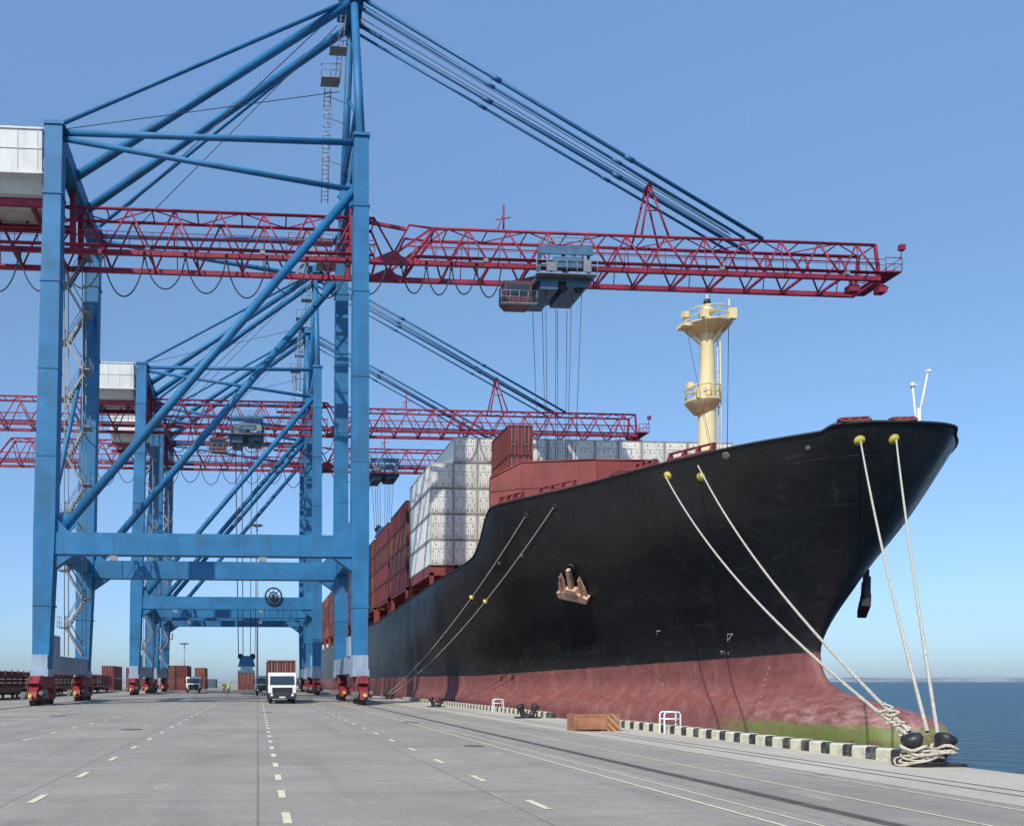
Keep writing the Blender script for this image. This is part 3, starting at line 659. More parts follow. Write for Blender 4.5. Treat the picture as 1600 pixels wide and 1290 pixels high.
    for (a,b) in ((-53,2.0),(5.6,50)):
        mb.box((a,ym-2.9,40.05),(b,ym-2.3,40.09)); mb.rail([(a,ym-2.9,40.1),(b,ym-2.9,40.1)],1.1,.033,1.9)
        x=a
        while x<b: mb.beam((x,ym-2.9,40.0),(x,ym-HB,39.8),.08,.1); x+=3.9
    mb.build('walkway',M['red'],root)
    mb=B()
    for sd in (-1,1):
        y=ym+sd*HB
        mb.prism([(2.0,y-.15,39.65),(5.4,y-.15,39.65),(5.6,y-.15,40.1),(4.6,y-.15,40.4),(4.1,y-.15,40.9),(3.6,y-.15,40.8),(2.0,y-.15,40.1)],(0,.3,0))
        mb.lathe((3.9,y-.25,40.3),[(.2,0),(.2,.5)],12,(0,1,0))
        mb.beam((4.2,y,40.8),(7.4,y-sd*.5,43.3),.18,.2); mb.tube((4.0,y,40.9),(5.4,y-sd*.5,43.6),.1,6); mb.tube((5.4,y-sd*.5,43.6),(7.6,y-sd*.6,43.4),.1,6)
        mb.tube((2.2,y-sd*.6,44.1),(3.8,y,40.9),.1,6)
    mb.beam((1.8,ym-1.4,43.6),(5.0,ym-1.4,43.1),.26,.26); mb.lathe((1.6,ym-1.8,43.7),[(.24,0),(.24,.8)],10,(0,1,0)); mb.beam((1.2,ym-HB,42.6),(1.2,ym+HB,42.6),.25,.3)
    mb.build('boom_hinge',M['red'],root)
    for x in (L+LT,.1):
        for sd in (-1,1): mb=B(); mb.beam((x,ym+sd*HB,45.2),(x,ym+sd*HB,40.1),.5,.35); mb.build('boom_hanger',M['red'],root)
    mb=B(); x=28.4
    for sd in (-1,1):
        mb.tube((x-1.1,ym+sd*1.1,BT),(x,ym+sd*.5,48.6),.11,6); mb.tube((x+1.6,ym+sd*1.1,BT),(x,ym+sd*.5,48.6),.11,6)
    mb.tube((x-.55,ym-.9,46.0),(x+.8,ym-.9,46.0),.07,6); mb.tube((x,ym-.7,48.6),(x,ym+.7,48.6),.22,8); mb.build('rope_support_frame',M['red'],root)
    mb=B(); mb.tube((14.2,ym-1.15,BT),(14.2,ym-1.15,BT+2.4),.09,6); mb.tube((13.5,ym-1.15,BT+1.0),(14.9,ym-1.15,BT+1.3),.05,5); mb.tube((13.6,ym-1.15,BT),(14.2,ym-1.15,BT+1.6),.05,5); mb.build('boom_latch',M['red'],root)
    mb=B(); mb.box((50.2,ym-2.6,40.2),(51.8,ym+2.6,40.35)); mb.rail([(50.2,ym-2.6,40.35),(51.8,ym-2.6,40.35),(51.8,ym+2.6,40.35),(50.2,ym+2.6,40.35)],1.2,.045,1.0); mb.beam((49.8,ym-1.4,39.7),(51.2,ym-1.4,39.1),.35,.35); mb.box((47.1,ym-2.0,38.6),(48.1,ym-1.2,39.2)); mb.tube((47.6,ym-1.6,39.2),(47.6,ym-1.6,39.9),.06,6); mb.box((50.0,ym-2.0,38.6),(50.8,ym-1.2,39.2))
    for sd in (-1,1): mb.beam((50.2,ym+sd*HB,39.9),(50.2,ym+sd*1.15,BT),.25,.25)
    mb.tube((51.7,ym-2.5,41.5),(51.9,ym-2.5,42.6),.05,5); mb.box((51.6,ym-2.7,42.3),(52.1,ym-2.3,42.8))
    mb.build('boom_tip',M['red'],root)
    mh=B(); mh.box((-33.2,1.2,43.6),(-26.1,8.6,47.2)); mh.box((-33.3,1.1,47.2),(-26.0,8.7,47.35)); mh.prism([(-33.2,1.9,43.6),(-33.2,8.0,43.6),(-33.2,7.4,42.6),(-33.2,2.6,42.6)],(6.9,0,0))
    house=mh.build('machinery_house',M['house'],root)
    mb=B()
    for i in range(5): mb.box((-32.9+1.6*i,1.15,43.7),(-32.85+1.6*i,1.2,47.1))
    mb.box((-33.2,1.14,45.6),(-26.1,1.2,45.66)); mb.box((-33.22,1.1,43.55),(-26.05,1.2,43.8))
    for i in range(4): mb.box((-33.2,2.9+1.2*i,42.52),(-26.3,3.0+1.2*i,42.6))
    mb.build('house_ribs',M['house'],house)
    mb=B(); mb.rail([(-25.9,1.0,43.6),(-25.9,8.7,43.6)],1.1,.04,1.2); mb.box((-26.08,.9,43.45),(-25.6,8.7,43.54)); mb.build('house_walkway',M['galv'],house)
    mb=B()
    for y in (3.2,7.4): mb.beam((-34,y,42.2),(L+LT,y,42.2),.35,.6)
    for x in (-31.5,-27.5): mb.beam((x,3.0,42.2),(x,7.6,42.2),.3,.4)
    mb.build('house_support',M['red'],root)
    t0=B(); cx=tx-8.4
    t0.box((cx-2.6,ym-2.6,38.3),(cx+2.6,ym+2.6,38.7))
    for x in (-2.3,0,2.3):
        for sd in (-1,1): t0.beam((cx+x,ym+sd*2.5,38.5),(cx+x,ym+sd*2.5,41.1),.2,.25)
    t0.box((cx-2.5,ym-3.1,40.5),(cx+2.5,ym-2.95,41.3)); t0.box((cx-2.2,ym-2.7,37.5),(cx-.6,ym+2.2,38.3)); t0.box((cx+.2,ym-2.6,37.8),(cx+2.2,ym+2.0,38.3)); t0.box((cx-1.2,ym-3.3,39.2),(cx+1.4,ym-2.95,40.2))
    tr=t0.build('trolley',M['bluelt'],root)
    mb=B(); mb.rail([(cx-2.8,ym-3.4,38.7),(cx+2.8,ym-3.4,38.7)],1.1,.045,.9); mb.box((cx-2.8,ym-3.5,38.55),(cx+2.8,ym-2.6,38.62)); mb.rail([(cx-2.5,ym-3.1,41.3),(cx+2.5,ym-3.1,41.3)],.7,.035,.9)
    mb.box((cx-1.9,ym-3.5,38.8),(cx-1.0,ym-3.35,39.6)); mb.box((cx+1.5,ym-3.5,38.8),(cx+2.2,ym-3.35,39.9))
    mb.build('trolley_rails',M['galv'],tr)
    for x in (-1.5,0,1.5):
        mb=B(); mb.lathe((cx+x,ym-2.4,37.9),[(.4,0),(.45,.05),(.35,.2),(.45,.35),(.4,.4)],12,(0,1,0)); mb.build('sheave',M['dark'],tr)
    cb=B(); cb.prism([(cx-5.5,ym-2.6,36.7),(cx-5.0,ym-2.6,36.2),(cx-3.0,ym-2.6,36.2),(cx-3.0,ym-2.6,38.2),(cx-5.5,ym-2.6,38.2)],(0,2.0,0)); cb.beam((cx-5.4,ym-1.5,38.3),(cx-2.4,ym-1.5,39.0),.25,.3); cb.beam((cx-3,ym-1.6,38.2),(cx-1.8,ym-1.6,39.4),.25,.3)
    co=cb.build('operator_cabin',M['cabred'],root)
    mb=B(); mb.box((cx-5.3,ym-2.64,36.9),(cx-3.2,ym-2.61,37.9)); mb.box((cx-5.54,ym-2.5,36.9),(cx-5.51,ym-.8,38.0)); mb.build('cabin_window',M['glass'],co)
    mb=B(); mb.rail([(cx-5.9,ym-2.9,36.1),(cx-2.6,ym-2.9,36.1)],1.1,.035,.8); mb.box((cx-5.9,ym-3.0,36.0),(cx-2.6,ym-2.6,36.08)); mb.build('cabin_walkway',M['galv'],co)
    mb=B()
    def loops(a,b,w,sag):
        x=a
        while x<b-.5:
            sg=sag*random.uniform(.85,1.12)
            pts=[(x+w*i/12,ym-2.2,39.5-sg*(max(0,1-(2*i/12-1)**2))**.7) for i in range(13)]; mb.path(pts,.065,5); mb.box((x-.12,ym-2.34,39.2),(x+.12,ym-2.06,39.8)); x+=w
    loops(-40,1.5,3.6,3.3)
    if cx>10: loops(4.5,cx-6,2.3,2.5)
    mb.build('festoon_cable',M['dark'],root)
    def stairs(x,y,z0,z1,w,step,name):
        mb=B(); z=z0; k=0
        while z<z1:
            s_=1 if k%2 else -1
            a=V((x-s_*w/2,y+.4*s_,z)); b=V((x+s_*w/2,y+.4*s_,z+step))
            for dy in (-.32,.32):
                o=V((0,dy,0)); mb.beam(a+o,b+o,.06,.2); mb.tube(a+o+V((0,0,1)),b+o+V((0,0,1)),.035,4)
                mb.tube(a+o,a+o+V((0,0,1)),.03,4); mb.tube(b+o,b+o+V((0,0,1)),.03,4)
            for i in range(1,9): c=a.lerp(b,i/9); mb.box(c-V((.12,.3,.015)),c+V((.12,.3,.015)))
            mb.box((b.x-.1 if s_>0 else b.x-.7,y-.8,b.z-.04),(b.x+.7 if s_>0 else b.x+.1,y+.8,b.z+.04))
            mb.rail([(b.x+s_*.7,y-.8,b.z),(b.x+s_*.7,y+.8,b.z)],1.0,.03,.8)
            z+=step; k+=1
        for sx in (-1,1): 
            for dy in (-.85,.85): mb.tube((x+sx*(w/2+.05),y+dy,z0),(x+sx*(w/2+.05),y+dy,z1),.045,5)
        mb.build(name,M['galv'],root)
    stairs(L+.75,ym+1,4.2,39.8,1.5,2.6,'stair_tower')
    mb=B()
    for dx in (-.3,.3): mb.tube((-2.2+dx,ym+1,46.5),(-1.9+dx,ym+1,57.2),.05,5)
    for i in range(26): mb.tube((-2.5+.012*i,ym+1,46.8+.4*i),(-1.9+.012*i,ym+1,46.8+.4*i),.04,4)
    for i in range(10): mb.path([(-2.5+.03*i,ym+1,47.5+i),(-2.5+.03*i,ym+.4,47.5+i),(-1.9+.03*i,ym+.4,47.5+i),(-1.9+.03*i,ym+1,47.5+i)],.03,4)
    for i in range(5): mb.tube((-1.9,ym+1,48.5+2*i),(0,ym+2,48.5+2*i),.035,4)
    mb.build('mast_ladder',M['galv'],root)
    mb=B()
    for dx in (-.22,.22): mb.tube((-1.1+dx,ym,57),(-.5+dx,ym,AZ),.04,4)
    for i in range(16): mb.tube((-1.3+.035*i,ym,57.3+.4*i),(-.9+.035*i,ym,57.3+.4*i),.03,4)
    mb.box((-2.6,ym-.6,57.2),(-.9,ym+.8,57.28)); mb.rail([(-2.6,ym-.6,57.3),(-.9,ym-.6,57.3)],1.1,.04,.8)
    mb.box((-1.8,ym-.6,60.0),(-.2,ym+.6,60.06)); mb.rail([(-1.8,ym-.6,60.08),(-.2,ym-.6,60.08)],1.0,.035,.8)
    mb.build('upper_ladder',M['galv'],root)
    mb=B()
    mb.box((-5.5,ym+3.0,44.0),(-1.2,ym+4.2,44.08)); mb.rail([(-5.5,ym+3,44.08),(-1.2,ym+3,44.08)],1.1,.04,1.0)
    mb.beam((-5.4,ym+3.4,39.9),(-2.6,ym+3.4,44),.1,.25); mb.tube((-5.4,ym+3.2,40.9),(-2.6,ym+3.2,45),.035,4); mb.box((-2.8,ym+2.9,41.8),(-.9,ym+4.6,41.9)); mb.rail([(-2.8,ym+2.9,41.9),(-.9,ym+2.9,41.9)],1.1,.04,1)
    mb.build('access_platform',M['galv'],root)
    if idx:
        mb=B(); c=V((-6.2,-.9,14.0))
        mb.path([c+V((1.15*math.cos(t*math.pi/14),0,1.15*math.sin(t*math.pi/14))) for t in range(29)],.12,6); mb.path([c+V((.55*math.cos(t*math.pi/10),0,.55*math.sin(t*math.pi/10))) for t in range(21)],.1,6)
        for t in range(8): mb.tube(c,c+V((1.1*math.cos(t*.785),0,1.1*math.sin(t*.785))),.05,5)
        mb.lathe(c,[(.3,-.2),(.3,.6)],10,(0,1,0)); mb.build('cable_reel',M['dark'],root)
    for x in (-20,-8):
        mb=B(); mb.box((x-.3,-.95,11.6),(x+.3,-.65,12.0)); mb.build('floodlight',M['galv'],root)
    for x in (-35,-18,-8,12,34,46):
        mb=B(); mb.box((x-.2,ym-3.3,39.5),(x+.2,ym-3.0,39.8)); mb.build('floodlight',M['galv'],root)
    for x in (-.75,L-.6): mb=B(); mb.box((x,1.4,4.06),(x+1.3,3.4,5.7)); mb.build('electrical_cabinet',M['sill'],root)
    return root
crane(72.6,27.8,'nearest blue gantry crane with crimson boom reaching out over the ship bow',0)
crane(126.0,-1.7,'middle blue gantry crane, trolley parked above the lanes between its legs',1)
crane(149.0,22.4,'farthest blue gantry crane, seen through the legs of the other two',2)

def spreader(x,y,z,ztr,label):
    r=empty('container_spreader',(x,y,z)); tag(r,label,'spreader','spreaders hanging on hoist ropes')
    mb=MB(); mb.box((-.5,-6.0,.0),(.5,6.0,.45)); mb.box((-1.22,-6.1,-.05),(1.22,-5.7,.3)); mb.box((-1.22,5.7,-.05),(1.22,6.1,.3)); mb.box((-.9,-2.2,.45),(.9,2.2,.9)); mb.build('spreader_frame',M['bluelt'],r)
    mb=MB(); mb.prism([(-1.3,-1.5,.9),(1.3,-1.5,.9),(1.0,-1.5,2.0),(.4,-1.5,2.5),(-.4,-1.5,2.5),(-1.0,-1.5,2.0)],(0,3.0,0)) 
    hb_=mb.build('head_block',M['stay'],r)
    for sx in (-.9,.9):
        for sy in (-1.2,1.2): mb=MB(); mb.lathe((sx,sy-.1,2.4),[(.4,0),(.44,.03),(.36,.1),(.44,.17),(.4,.2)],12,(0,1,0)); mb.build('sheave',M['dark'],hb_)
    for sx in (-1.25,-.55,.55,1.25):
        for sy in (-1.2,1.2): mb=MB(); mb.tube((sx,sy,2.4),(sx*1.35,sy*1.6,ztr-z),.028 if y<100 else .04,4); mb.build('hoist_rope',M['cable'],r)
spreader(28.0,80.9,17.0,37.6,'container spreader lowered behind the red breakwater of the ship on long ropes')
spreader(-1.7,134.3,3.25,37.6,'blue container spreader hanging low over the lanes, holding a container')
container((-1.7,134.3-6.1,.62),12.19,2.59,'cbrown','brown container hanging just above the quay under the blue spreader',None)
spreader(22.4,157.3,27,37.6,'spreader under the farthest crane hanging above the ship containers')

# ---------------------------------------------------------------- mooring gear
def bollard(loc,s,label):
    r=empty('bollard',loc); tag(r,label,'bollard','mooring bollards on the quay edge')
    mb=MB(); mb.prism([(-.62*s,-.35*s,0),(.62*s,-.35*s,0),(.62*s,.35*s,0),(-.62*s,.35*s,0)],(0,0,.07*s)); mb.lathe((0,0,.07*s),[(.4*s,0),(.3*s,.08*s)],16); mb.build('base_plate',M['bitt'],r)
    for sx in (-1,1):
        mb=MB(); mb.lathe((sx*.18*s,0,.07*s),[(.20*s,0),(.15*s,.12*s),(.14*s,.38*s),(.20*s,.50*s),(.23*s,.58*s),(.20*s,.66*s),(.1*s,.70*s)],16,(sx*.42,0,1)); mb.build('horn',M['bitt'],r)
    return r
B0=V((15.05,18.75,.004))
bollard(B0,1.0,'nearest black twin horned bollard at the quay corner holding four pale ropes')
B2=V((13.9,93,.004)); bollard(B2,1.0,'distant black bollard by the first crane holding the two hull side ropes')
bollard(V((13.9,44.6,.004)),1.0,'black bollard standing empty on the quay left of the rusty striped block')
bollard(V((13.2,64.5,.004)),1.0,'small black bollard near the feet of the first crane')
def rope(p,q,sag,r,label,group):
    pts=[]; n=48
    for i in range(n+1):
        t=i/n; c=p.lerp(q,t); c.z-=sag*4*t*(1-t)
        pts.append(c)
    mb=MB(); mb.path(pts,r,8); tag(mb.build('mooring_rope',M['rope']),label,'rope',group); return pts
lab=['pale mooring rope from the middle bow chock, lower one of the crossing pair','pale mooring rope from the red bracket on the bow, upper one of the crossing pair','pale mooring rope dropping from the left of the two front bow chocks','pale mooring rope dropping from the rightmost bow chock to the near bollard']
top=B0+V((0,0,.55))
h1=hit(1093,728)[0]
srcs=[rollers[0][0]+rollers[0][1]*.2, h1+V((-.15,-.1,0)) if h1 else edge(edge_at(1093)), rollers[2][0]+rollers[2][1]*.2, rollers[3][0]+rollers[3][1]*.2]
ends=[V((-.38,.15,.12)),V((-.28,.22,.2)),V((.05,.1,.2)),V((.3,.1,.1))]
for i in range(4): rope(srcs[i],top+ends[i],[1.1,.9,.5,.4][i],.042,lab[i],'mooring ropes to the near bollard')
random.seed(3)
for k,(sx,zz,rr) in enumerate(((-.33,.30,.22),(-.36,.40,.24),(.33,.30,.22),(.36,.42,.24),(-.3,.2,.23))):
    pts=[(B0.x+sx+rr*math.cos(t*.35)*(1+.12*math.sin(t*1.7)),B0.y+rr*math.sin(t*.35),B0.z+zz+.05*math.sin(t*.9+k)+.0) for t in range(19)]
    mb=MB(); mb.path(pts,.038,7); tag(mb.build('rope_eye',M['rope']),['rope loop low around the left horn of the near bollard','rope loop high around the left horn of the near bollard','rope loop low around the right horn of the near bollard','rope loop high around the right horn of the near bollard','slack rope loop at the foot of the left horn of the near bollard'][k],'rope loop','rope eyes on the near bollard')
mb=MB(); pts=[]
for i in range(190):
    t=i*.31; rr=.27+.13*math.sin(i*.21)+.08*math.sin(i*.53)
    pts.append((B0.x-.2+rr*math.cos(t)*1.25+.2*math.sin(i*.07)+.04*math.sin(i*1.1),B0.y-.05+rr*math.sin(t),.06+.26*abs(math.sin(i*.043))+.05*math.sin(i*.6)))
mb.path(pts,.024,6)
for ph,e_ in ((0,0),(2.0,1)):
    pts=[]
    for i in range(70):
        t=i/69; c=(top+ends[e_]).lerp(srcs[e_],.004+.04*t)
        pts.append((c.x+.07*math.cos(i*.55+ph)+.04*math.sin(i*1.3),c.y+.07*math.sin(i*.55+ph),c.z-.05-.08*math.sin(i*.21+ph)))
    mb.path(pts,.024,6)
tag(mb.build('rope_heap',M['rope']),'tangled heap of pale rope lying at the foot of the near bollard','rope heap')
for j,k in enumerate((4,5)):
    src=rollers[k][0]+rollers[k][1]*.1; dst=B2+V((-.2+.4*j,0,.5))
    pts=rope(src,dst,1.2+.3*j,.032,['pale mooring rope along the hull side, left one of the pair with a yellow disc','pale mooring rope along the hull side, right one of the pair with a yellow disc'][j],'mooring ropes along the hull side')
    tgt=[735,756][j]; c=min(pts,key=lambda p: abs(proj(p)[0]-tgt)); i=pts.index(c); ax=(pts[i+1]-pts[i-1]).normalized()
    r=empty('rat_guard',c); tag(r,['left yellow rat guard disc on the hull side ropes','right yellow rat guard disc on the hull side ropes'][j],'rat guard','yellow rat guards'); mb=MB(); mb.lathe((0,0,0),[(.06,-.1),(.1,-.05),(.21,0),(.22,.02),(.1,.06),(.06,.1)],16,ax); mb.build('disc',M['yellow'],r)

p=gnd(932,1142); r=empty('barrier_block',(p.x,p.y,.004)); tag(r,'rusty brown steel block with orange hazard stripes on its right end','barrier block')
mb=MB(); mb.prism([(-.8,0,.06),(.42,0,.06),(.42,0,.62),(-.8,0,.62)],(0,.8,0)); mb.box((-.75,.05,0),(-.55,.75,.07)); mb.box((.2,.05,0),(.4,.75,.07)); mb.box((-.82,-.015,.56),(.43,.0,.64)); mb.box((-.82,-.015,.08),(.43,.0,.14)); mb.build('body',M['brownbox'],r)
mb=MB(); mb.box((.42,-.03,.0),(.86,.83,.66)); mb.build('striped_end',M['hazard'],r)
for x0,x1 in ((-.85,-.79),(.855,.9)): mb=MB(); mb.box((x0,-.04,0),(x1,.84,.67)); mb.build('end_plate',M['brownbox'],r)
for k,(hy,hz) in enumerate(((31.0,.29),(54.0,.29),(101,.004))):
    r=empty('ladder_handrail',(14.95 if k<2 else 14.5,hy,hz)); tag(r,['white tubular ladder handrail on the kerb right of the striped block','white tubular ladder handrail far along the kerb','most distant white ladder handrail by the crane foot'][k],'handrail','ladder handrails on the quay edge')
    for y in (-.18,.18):
        mb=MB(); mb.path([(-.3,y,-.28 if k<2 else 0),(-.3,y,.42),(-.24,y,.5),(.24,y,.5),(.3,y,.42),(.3,y,0)],.03,6); mb.build('hoop',M['white'],r)
        mb=MB(); mb.tube((-.3,y,.25),(.3,y,.25),.022,5); mb.build('mid_rail',M['white'],r)

# ---------------------------------------------------------------- trucks
def truck(loc,rz,label,trailer=True,cabm='white'):
    r=empty('truck',loc,rz); tag(r,label,'truck','trucks on the quay')
    mb=MB(); pr=[(0,0,.55),(0,-.02,1.4),(0,.03,1.5),(0,.14,2.5),(0,.25,2.64),(0,1.8,2.66),(0,1.85,2.55),(0,1.85,.75),(0,1.3,.6)]
    mb.prism([(-1.18,p[1],p[2]) for p in pr],(2.36,0,0))
    cab=mb.build('cab',M[cabm],r); bv=cab.modifiers.new('b','BEVEL'); bv.width=.04; bv.segments=2
    mb=MB(); mb.add([(-1.05,.04,1.6),(1.05,.04,1.6),(1.02,.125,2.34),(-1.02,.125,2.34)],[(0,1,2,3)]); mb.v=[v+V((0,-.03,0)) for v in mb.v]; ws=mb.build('windscreen',M['glass'],r)
    for x in (-.7,.1): mb=MB(); mb.beam((x,.0,1.62),(x+.6,.01,1.82),.02,.025); mb.build('wiper',M['dark'],ws)
    for sx in (-1,1):
        mb=MB(); mb.add([(sx*1.192,.4,1.6),(sx*1.192,1.35,1.6),(sx*1.192,1.35,2.3),(sx*1.192,.45,2.3)],[(0,1,2,3)]); mb.build('side_window',M['glass'],r)
        mb=MB(); mb.box((sx*1.34-.11,.02,1.6),(sx*1.34+.11,.1,2.15)); mb.tube((sx*1.18,.2,2.2),(sx*1.34,.06,2.1),.02,5); mb.build('mirror',M['dark'],r)
        mb=MB(); mb.lathe((sx*.88,-.13,.72),[(.11,0),(.12,.03),(.06,.06)],12,(0,-1,0)); mb.build('headlight',M['lamp'],r)
    mb=MB(); mb.box((-.85,-.05,.93),(.85,-.028,1.38))
    for i in range(4): mb.box((-.85,-.07,.96+.11*i),(.85,-.05,1.0+.11*i))
    mb.build('grille',M['dark'],r)
    mb=MB(); mb.prism([(-1.2,-.14,.42),(-1.2,-.14,.85),(-1.2,.0,.9),(-1.2,.0,.42)],(2.4,0,0)); mb.build('bumper',M['dark'],r)
    mb=MB(); mb.box((-.26,-.155,.5),(.26,-.142,.61)); mb.build('number_plate',M['lamp'],r)
    mb=MB(); Lc=13.2 if trailer else 6.5
    for x in (-.42,.42): mb.box((x-.08,1.2,.85),(x+.08,Lc,1.1))
    for i in range(int(Lc/1.5)): mb.box((-1.15,2.2+1.4*i,1.0),(1.15,2.35+1.4*i,1.12))
    mb.box((-1.2,2.0,1.08),(1.2,2.15,1.15)); mb.box((-1.0,1.95,.55),(-.55,3.1,.95)); mb.box((.55,1.95,.55),(1.0,3.1,.95)); mb.build('chassis',M['dark'],r)
    ax=[1.0,4.0]+([10.2,11.5,12.7] if trailer else [5.3])
    for y in ax:
        for sx in (-1,1):
            mb=MB(); mb.lathe((sx*.82,y,.5),[(.3,0),(.48,.02),(.5,.08),(.5,.24),(.48,.3),(.3,.32)],20,(sx,0,0)); t=mb.build('wheel',M['dark'],r)
            mb=MB(); mb.lathe((sx*.84,y,.5),[(.28,.0),(.28,.28),(.2,.22),(.1,.24),(.08,.3)],14,(sx,0,0)); mb.build('rim',M['galv'],t)
    return r
p=gnd(441,1099); truck((p.x,p.y,.01),0,'white cabbed truck hauling a brown container toward the viewer, nearest vehicle')
container((p.x,p.y+2.25,1.17),12.19,2.59,'cbrown','brown container riding on the nearest truck',None)
p=gnd(302,1082); truck((p.x,p.y,.01),R(4),'small white truck waiting beyond the landside crane legs',False)
p=gnd(413,1086); truck((p.x,p.y,.01),0,'dark fronted truck far down the lane left of the nearest truck',True,'cgrey')
p=gnd(421,1079); truck((p.x,p.y,.01),0,'most distant truck, on the centre lane behind the others',False)

# ---------------------------------------------------------------- landside
def wagon(x,y,label,lab2):
    r=empty('flat_wagon',(x,y,0)); tag(r,label,'rail wagon','flat wagons beside the cranes')
    mb=MB(); mb.box((-1.4,0,1.0),(1.4,13.4,1.3)); mb.box((-.3,.1,.7),(.3,13.3,1.0))
    for s_ in (-1,1): mb.prism([(s_*1.4,1,1.0),(s_*1.4,12.4,1.0),(s_*1.4,9,.7),(s_*1.4,4.4,.7)],(s_*-.1,0,0))
    mb.build('wagon_bed',M['cbrown'],r)
    for yy in (2.2,11.2):
        mb=MB(); mb.box((-1.0,yy-1.2,.45),(1.0,yy+1.2,.8)); b=mb.build('bogie',M['dark'],r)
        for q in (-.9,.9):
            for sx in (-1,1):
                w_=MB(); w_.lathe((sx*.72,yy+q,.46),[(.44,0),(.46,.03),(.42,.05),(.42,.12)],14,(sx,0,0)); w_.build('wheel',M['rail'],b)
    for i in range(6):
        for sx in (-1,1):
            mb=MB(); mb.box((sx*1.36-.06,.6+2.4*i,1.3),(sx*1.36+.06,.75+2.4*i,3.1)); mb.build('stake',M['cbrown'],r)
    l=empty('steel_load',(x,y,1.3)); tag(l,lab2,'steel beams','steel beams loaded on the wagons'); mb=MB()
    for j in range(4):
        for i in range(5):
            cx=-1.05+.52*i; z=.05+.42*j
            mb.box((cx-.17,.2+.1*((i*3+j)%3),z),(cx+.17,13.0+.1*((i+j)%3),z+.05)); mb.box((cx-.17,.2,z+.31),(cx+.17,13,z+.36)); mb.box((cx-.03,.25,z+.05),(cx+.03,13,z+.31))
    mb.build('beam_stack',M['cred'],l)
for k in range(5):
    wagon(-27.5,88+14.8*k,'dark red flat wagon, %s in the row counted from the near end'%ORD[k],'dark red steel beams loaded on the %s flat wagon of the row'%ORD[k])
mb=MB()
for x in (-28.25,-26.75): mb.box((x-.05,60,.003),(x+.05,400,.08))
tag(mb.build('railway_track',M['rail']),kind='structure')
dp=[(266,185,0,0),(283,185,1,0),(300,185,2,0),(266,185,0,1),(283,185,1,1),(312,215,3,0),(312,215,3,1),(330,260,4,0),(205,215,5,0),(205,215,5,1),(225,215,6,0),(168,190,7,0),(168,190,7,1)]
lk=['cbrown','cred','cbrown','crust','cgrey','cbrown','cred','cred']
for (px,Y,i,t) in dp:
    p=at(px,1064,Y); container((p.x,Y,.01+2.62*t),12.19,2.59,lk[i],'%s container on the far landside yard, %s stack from the left, %s level'%(nm[lk[i]],['fourth','fifth','sixth','seventh','eighth','second','third','first'][i],['ground','upper'][t]),'containers on the far yard')
for k,(px,py,Y) in enumerate(((288,1003,330),(402,818,260),(500,905,420))):
    t=at(px,py,Y); r=empty('light_mast',(t.x,Y,0)); tag(r,['short thin light mast standing over the far yard on the left','tall light mast visible above the portal beams in the middle','distant light mast beside the farthest crane leg'][k],'light mast','light masts along the quay')
    mb=MB(); mb.tube((0,0,0),(0,0,t.z),.32,10,.16); mb.build('pole',M['galv'],r)
    mb=MB(); mb.lathe((0,0,t.z-.6),[(1.0,0),(1.05,.1),(1.0,.2)],14); mb.build('head_ring',M['galv'],r)
    for a in range(6):
        mb=MB(); c=V((1.3*math.cos(a*1.047),1.3*math.sin(a*1.047),t.z-.5)); mb.box(c-V((.35,.35,.2)),c+V((.35,.35,.2))); mb.build('floodlight',M['dark'],r)

# ---------------------------------------------------------------- people
def person(loc,rz,label,stride=.0,arm=.2):
    r=empty('person',loc,rz); tag(r,label,'person','dock workers in yellow vests')
    pts=[(0,0,.95),(0,0,1.15),(0,-.01,1.38),(0,0,1.50),(0,-.02,1.60),(0,-.02,1.72)]; rad=[.14,.13,.15,.055,.085,.075]; ed=[(0,1),(1,2),(2,3),(3,4),(4,5)]
    for s_ in (-1,1):
        b=len(pts); st=stride*s_
        pts+=[(s_*.1,0,.88),(s_*.11,-.04-st*.5,.48),(s_*.11,-st,.09),(s_*.11,-.13-st,.04)]; rad+=[.10,.065,.045,.04]; ed+=[(0,b),(b,b+1),(b+1,b+2),(b+2,b+3)]
        b=len(pts); a=-arm*s_
        pts+=[(s_*.19,0,1.40),(s_*.25,.02+a*.3,1.12),(s_*.25,-.1+a,.90),(s_*.25,-.13+a,.82)]; rad+=[.06,.045,.034,.04]; ed+=[(2,b),(b,b+1),(b+1,b+2),(b+2,b+3)]
    me=bpy.data.meshes.new('body'); me.from_pydata(pts,ed,[]); me.materials.append(M['cloth']); o=link('body',me,r)
    sk=o.modifiers.new('s','SKIN')
    for i,v in enumerate(me.skin_vertices[0].data): v.radius=(rad[i],rad[i]*(.75 if i<3 else 1)); v.use_root=(i==0)
    sb=o.modifiers.new('ss','SUBSURF'); sb.levels=sb.render_levels=1
    mb=MB(); vs=[]
    for z,a,b in ((.92,.20,.15),(1.1,.19,.145),(1.3,.215,.155),(1.42,.19,.12),(1.47,.10,.08)):
        for i in range(12): t=i*math.pi/6; vs.append((a*math.cos(t),b*math.sin(t),z))
    mb.add(vs,[(k*12+i,k*12+(i+1)%12,(k+1)*12+(i+1)%12,(k+1)*12+i) for k in range(4) for i in range(12)],True); mb.build('safety_vest',M['hivis'],r)
    mb=MB(); mb.lathe((0,-.02,1.56),[(.06,-.04),(.085,.03),(.095,.08),(.08,.13)],12); mb.lathe((0,-.11,1.60),[(.02,-.02),(.02,.02)],6); mb.build('face',M['skin'],r)
    mb=MB(); mb.lathe((0,-.02,1.66),[(.14,0),(.12,.02),(.115,.06),(.09,.11),(.04,.14)],14); mb.build('hard_hat',M['hat'],r)
p=gnd(357,1085); person(p,R(15),'worker in yellow vest and pale helmet standing left of the hanging container',.05)
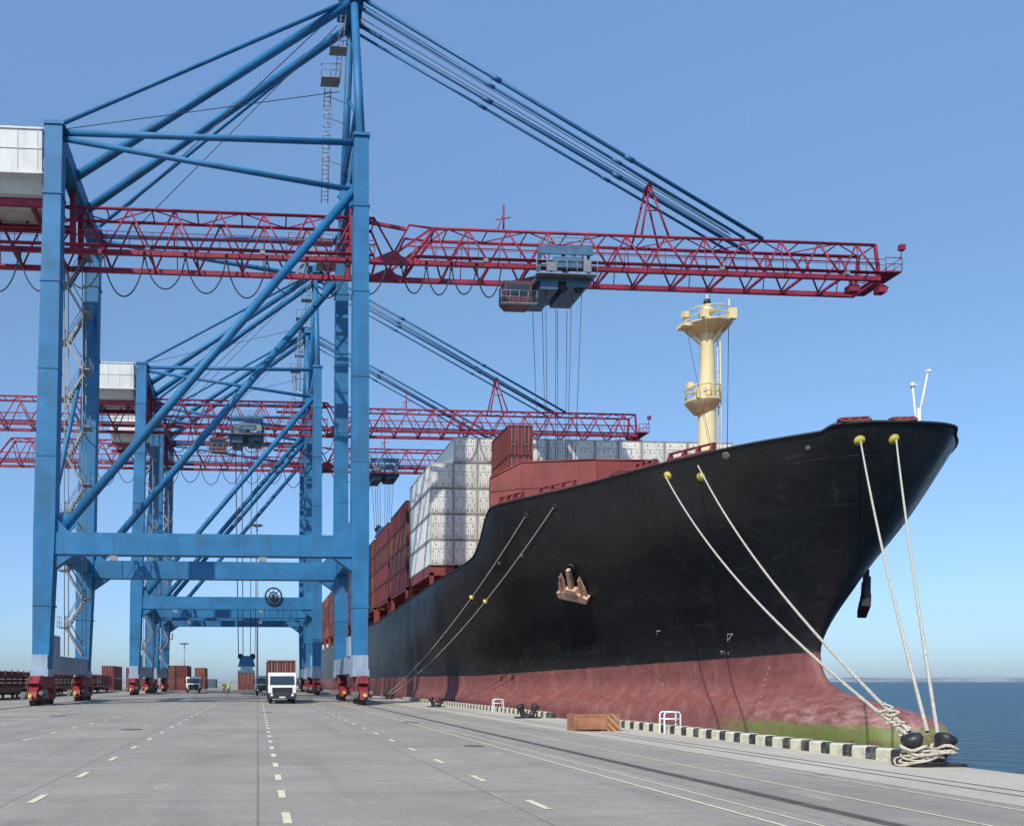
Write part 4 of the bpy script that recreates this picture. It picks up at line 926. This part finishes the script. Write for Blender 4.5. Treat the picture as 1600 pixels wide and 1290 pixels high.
p=gnd(350,1083.5); person(p,R(200),'worker in yellow vest with back turned, slightly behind the other one',.22)

# ---------------------------------------------------------------- camera, light
cd=bpy.data.cameras.new('Camera'); co=bpy.data.objects.new('Camera',cd); C.objects.link(co); co.location=(0,0,EYE); co.rotation_euler=(R(90),0,-YAW)
cd.sensor_width=36; cd.lens=36*F/1600; cd.shift_x=(800-PX)/1600; cd.shift_y=(HY-645)/1600; cd.clip_end=20000; cd.clip_start=.1
bpy.context.scene.camera=co
sd=V((-.50,-.72,.80)).normalized(); el=math.asin(sd.z); rot=math.atan2(sd.x,sd.y)
sl=bpy.data.lights.new('Sun','SUN'); sl.energy=4.0; sl.angle=R(.5); sl.color=(1,.95,.87); so=bpy.data.objects.new('Sun',sl); C.objects.link(so); so.rotation_euler=sd.to_track_quat('Z','Y').to_euler()
w=bpy.data.worlds.new('World'); bpy.context.scene.world=w; w.use_nodes=True; nt=w.node_tree; N=nt.nodes; L=nt.links
sk=N.new('ShaderNodeTexSky'); sk.sky_type='NISHITA'; sk.sun_disc=False; sk.sun_elevation=el; sk.sun_rotation=rot; sk.air_density=1.0; sk.dust_density=.6; sk.ozone_density=2.0
tc=N.new('ShaderNodeTexCoord'); sp=N.new('ShaderNodeSeparateXYZ'); L.new(tc.outputs['Generated'],sp.inputs[0])
rp=N.new('ShaderNodeValToRGB'); L.new(sp.outputs[2],rp.inputs[0]); e=rp.color_ramp.elements
e[0].position=0; e[0].color=(.24,.335,.52,1); e[1].position=.62; e[1].color=(.74,.84,.90,1)
for p_,c_ in ((.14,(.36,.43,.54,1)),(.38,(.51,.585,.61,1))): k_=e.new(p_); k_.color=c_
m2=N.new('ShaderNodeVectorMath'); m2.operation='MULTIPLY'; L.new(sk.outputs[0],m2.inputs[0]); L.new(rp.outputs[0],m2.inputs[1])
m3=N.new('ShaderNodeVectorMath'); m3.operation='SCALE'; m3.inputs['Scale'].default_value=2.0; L.new(m2.outputs[0],m3.inputs[0])
L.new(m3.outputs[0],N['Background'].inputs[0]); N['Background'].inputs[1].default_value=.14
sc=bpy.context.scene; sc.view_settings.view_transform='Standard'; sc.view_settings.look='None'; sc.view_settings.exposure=0
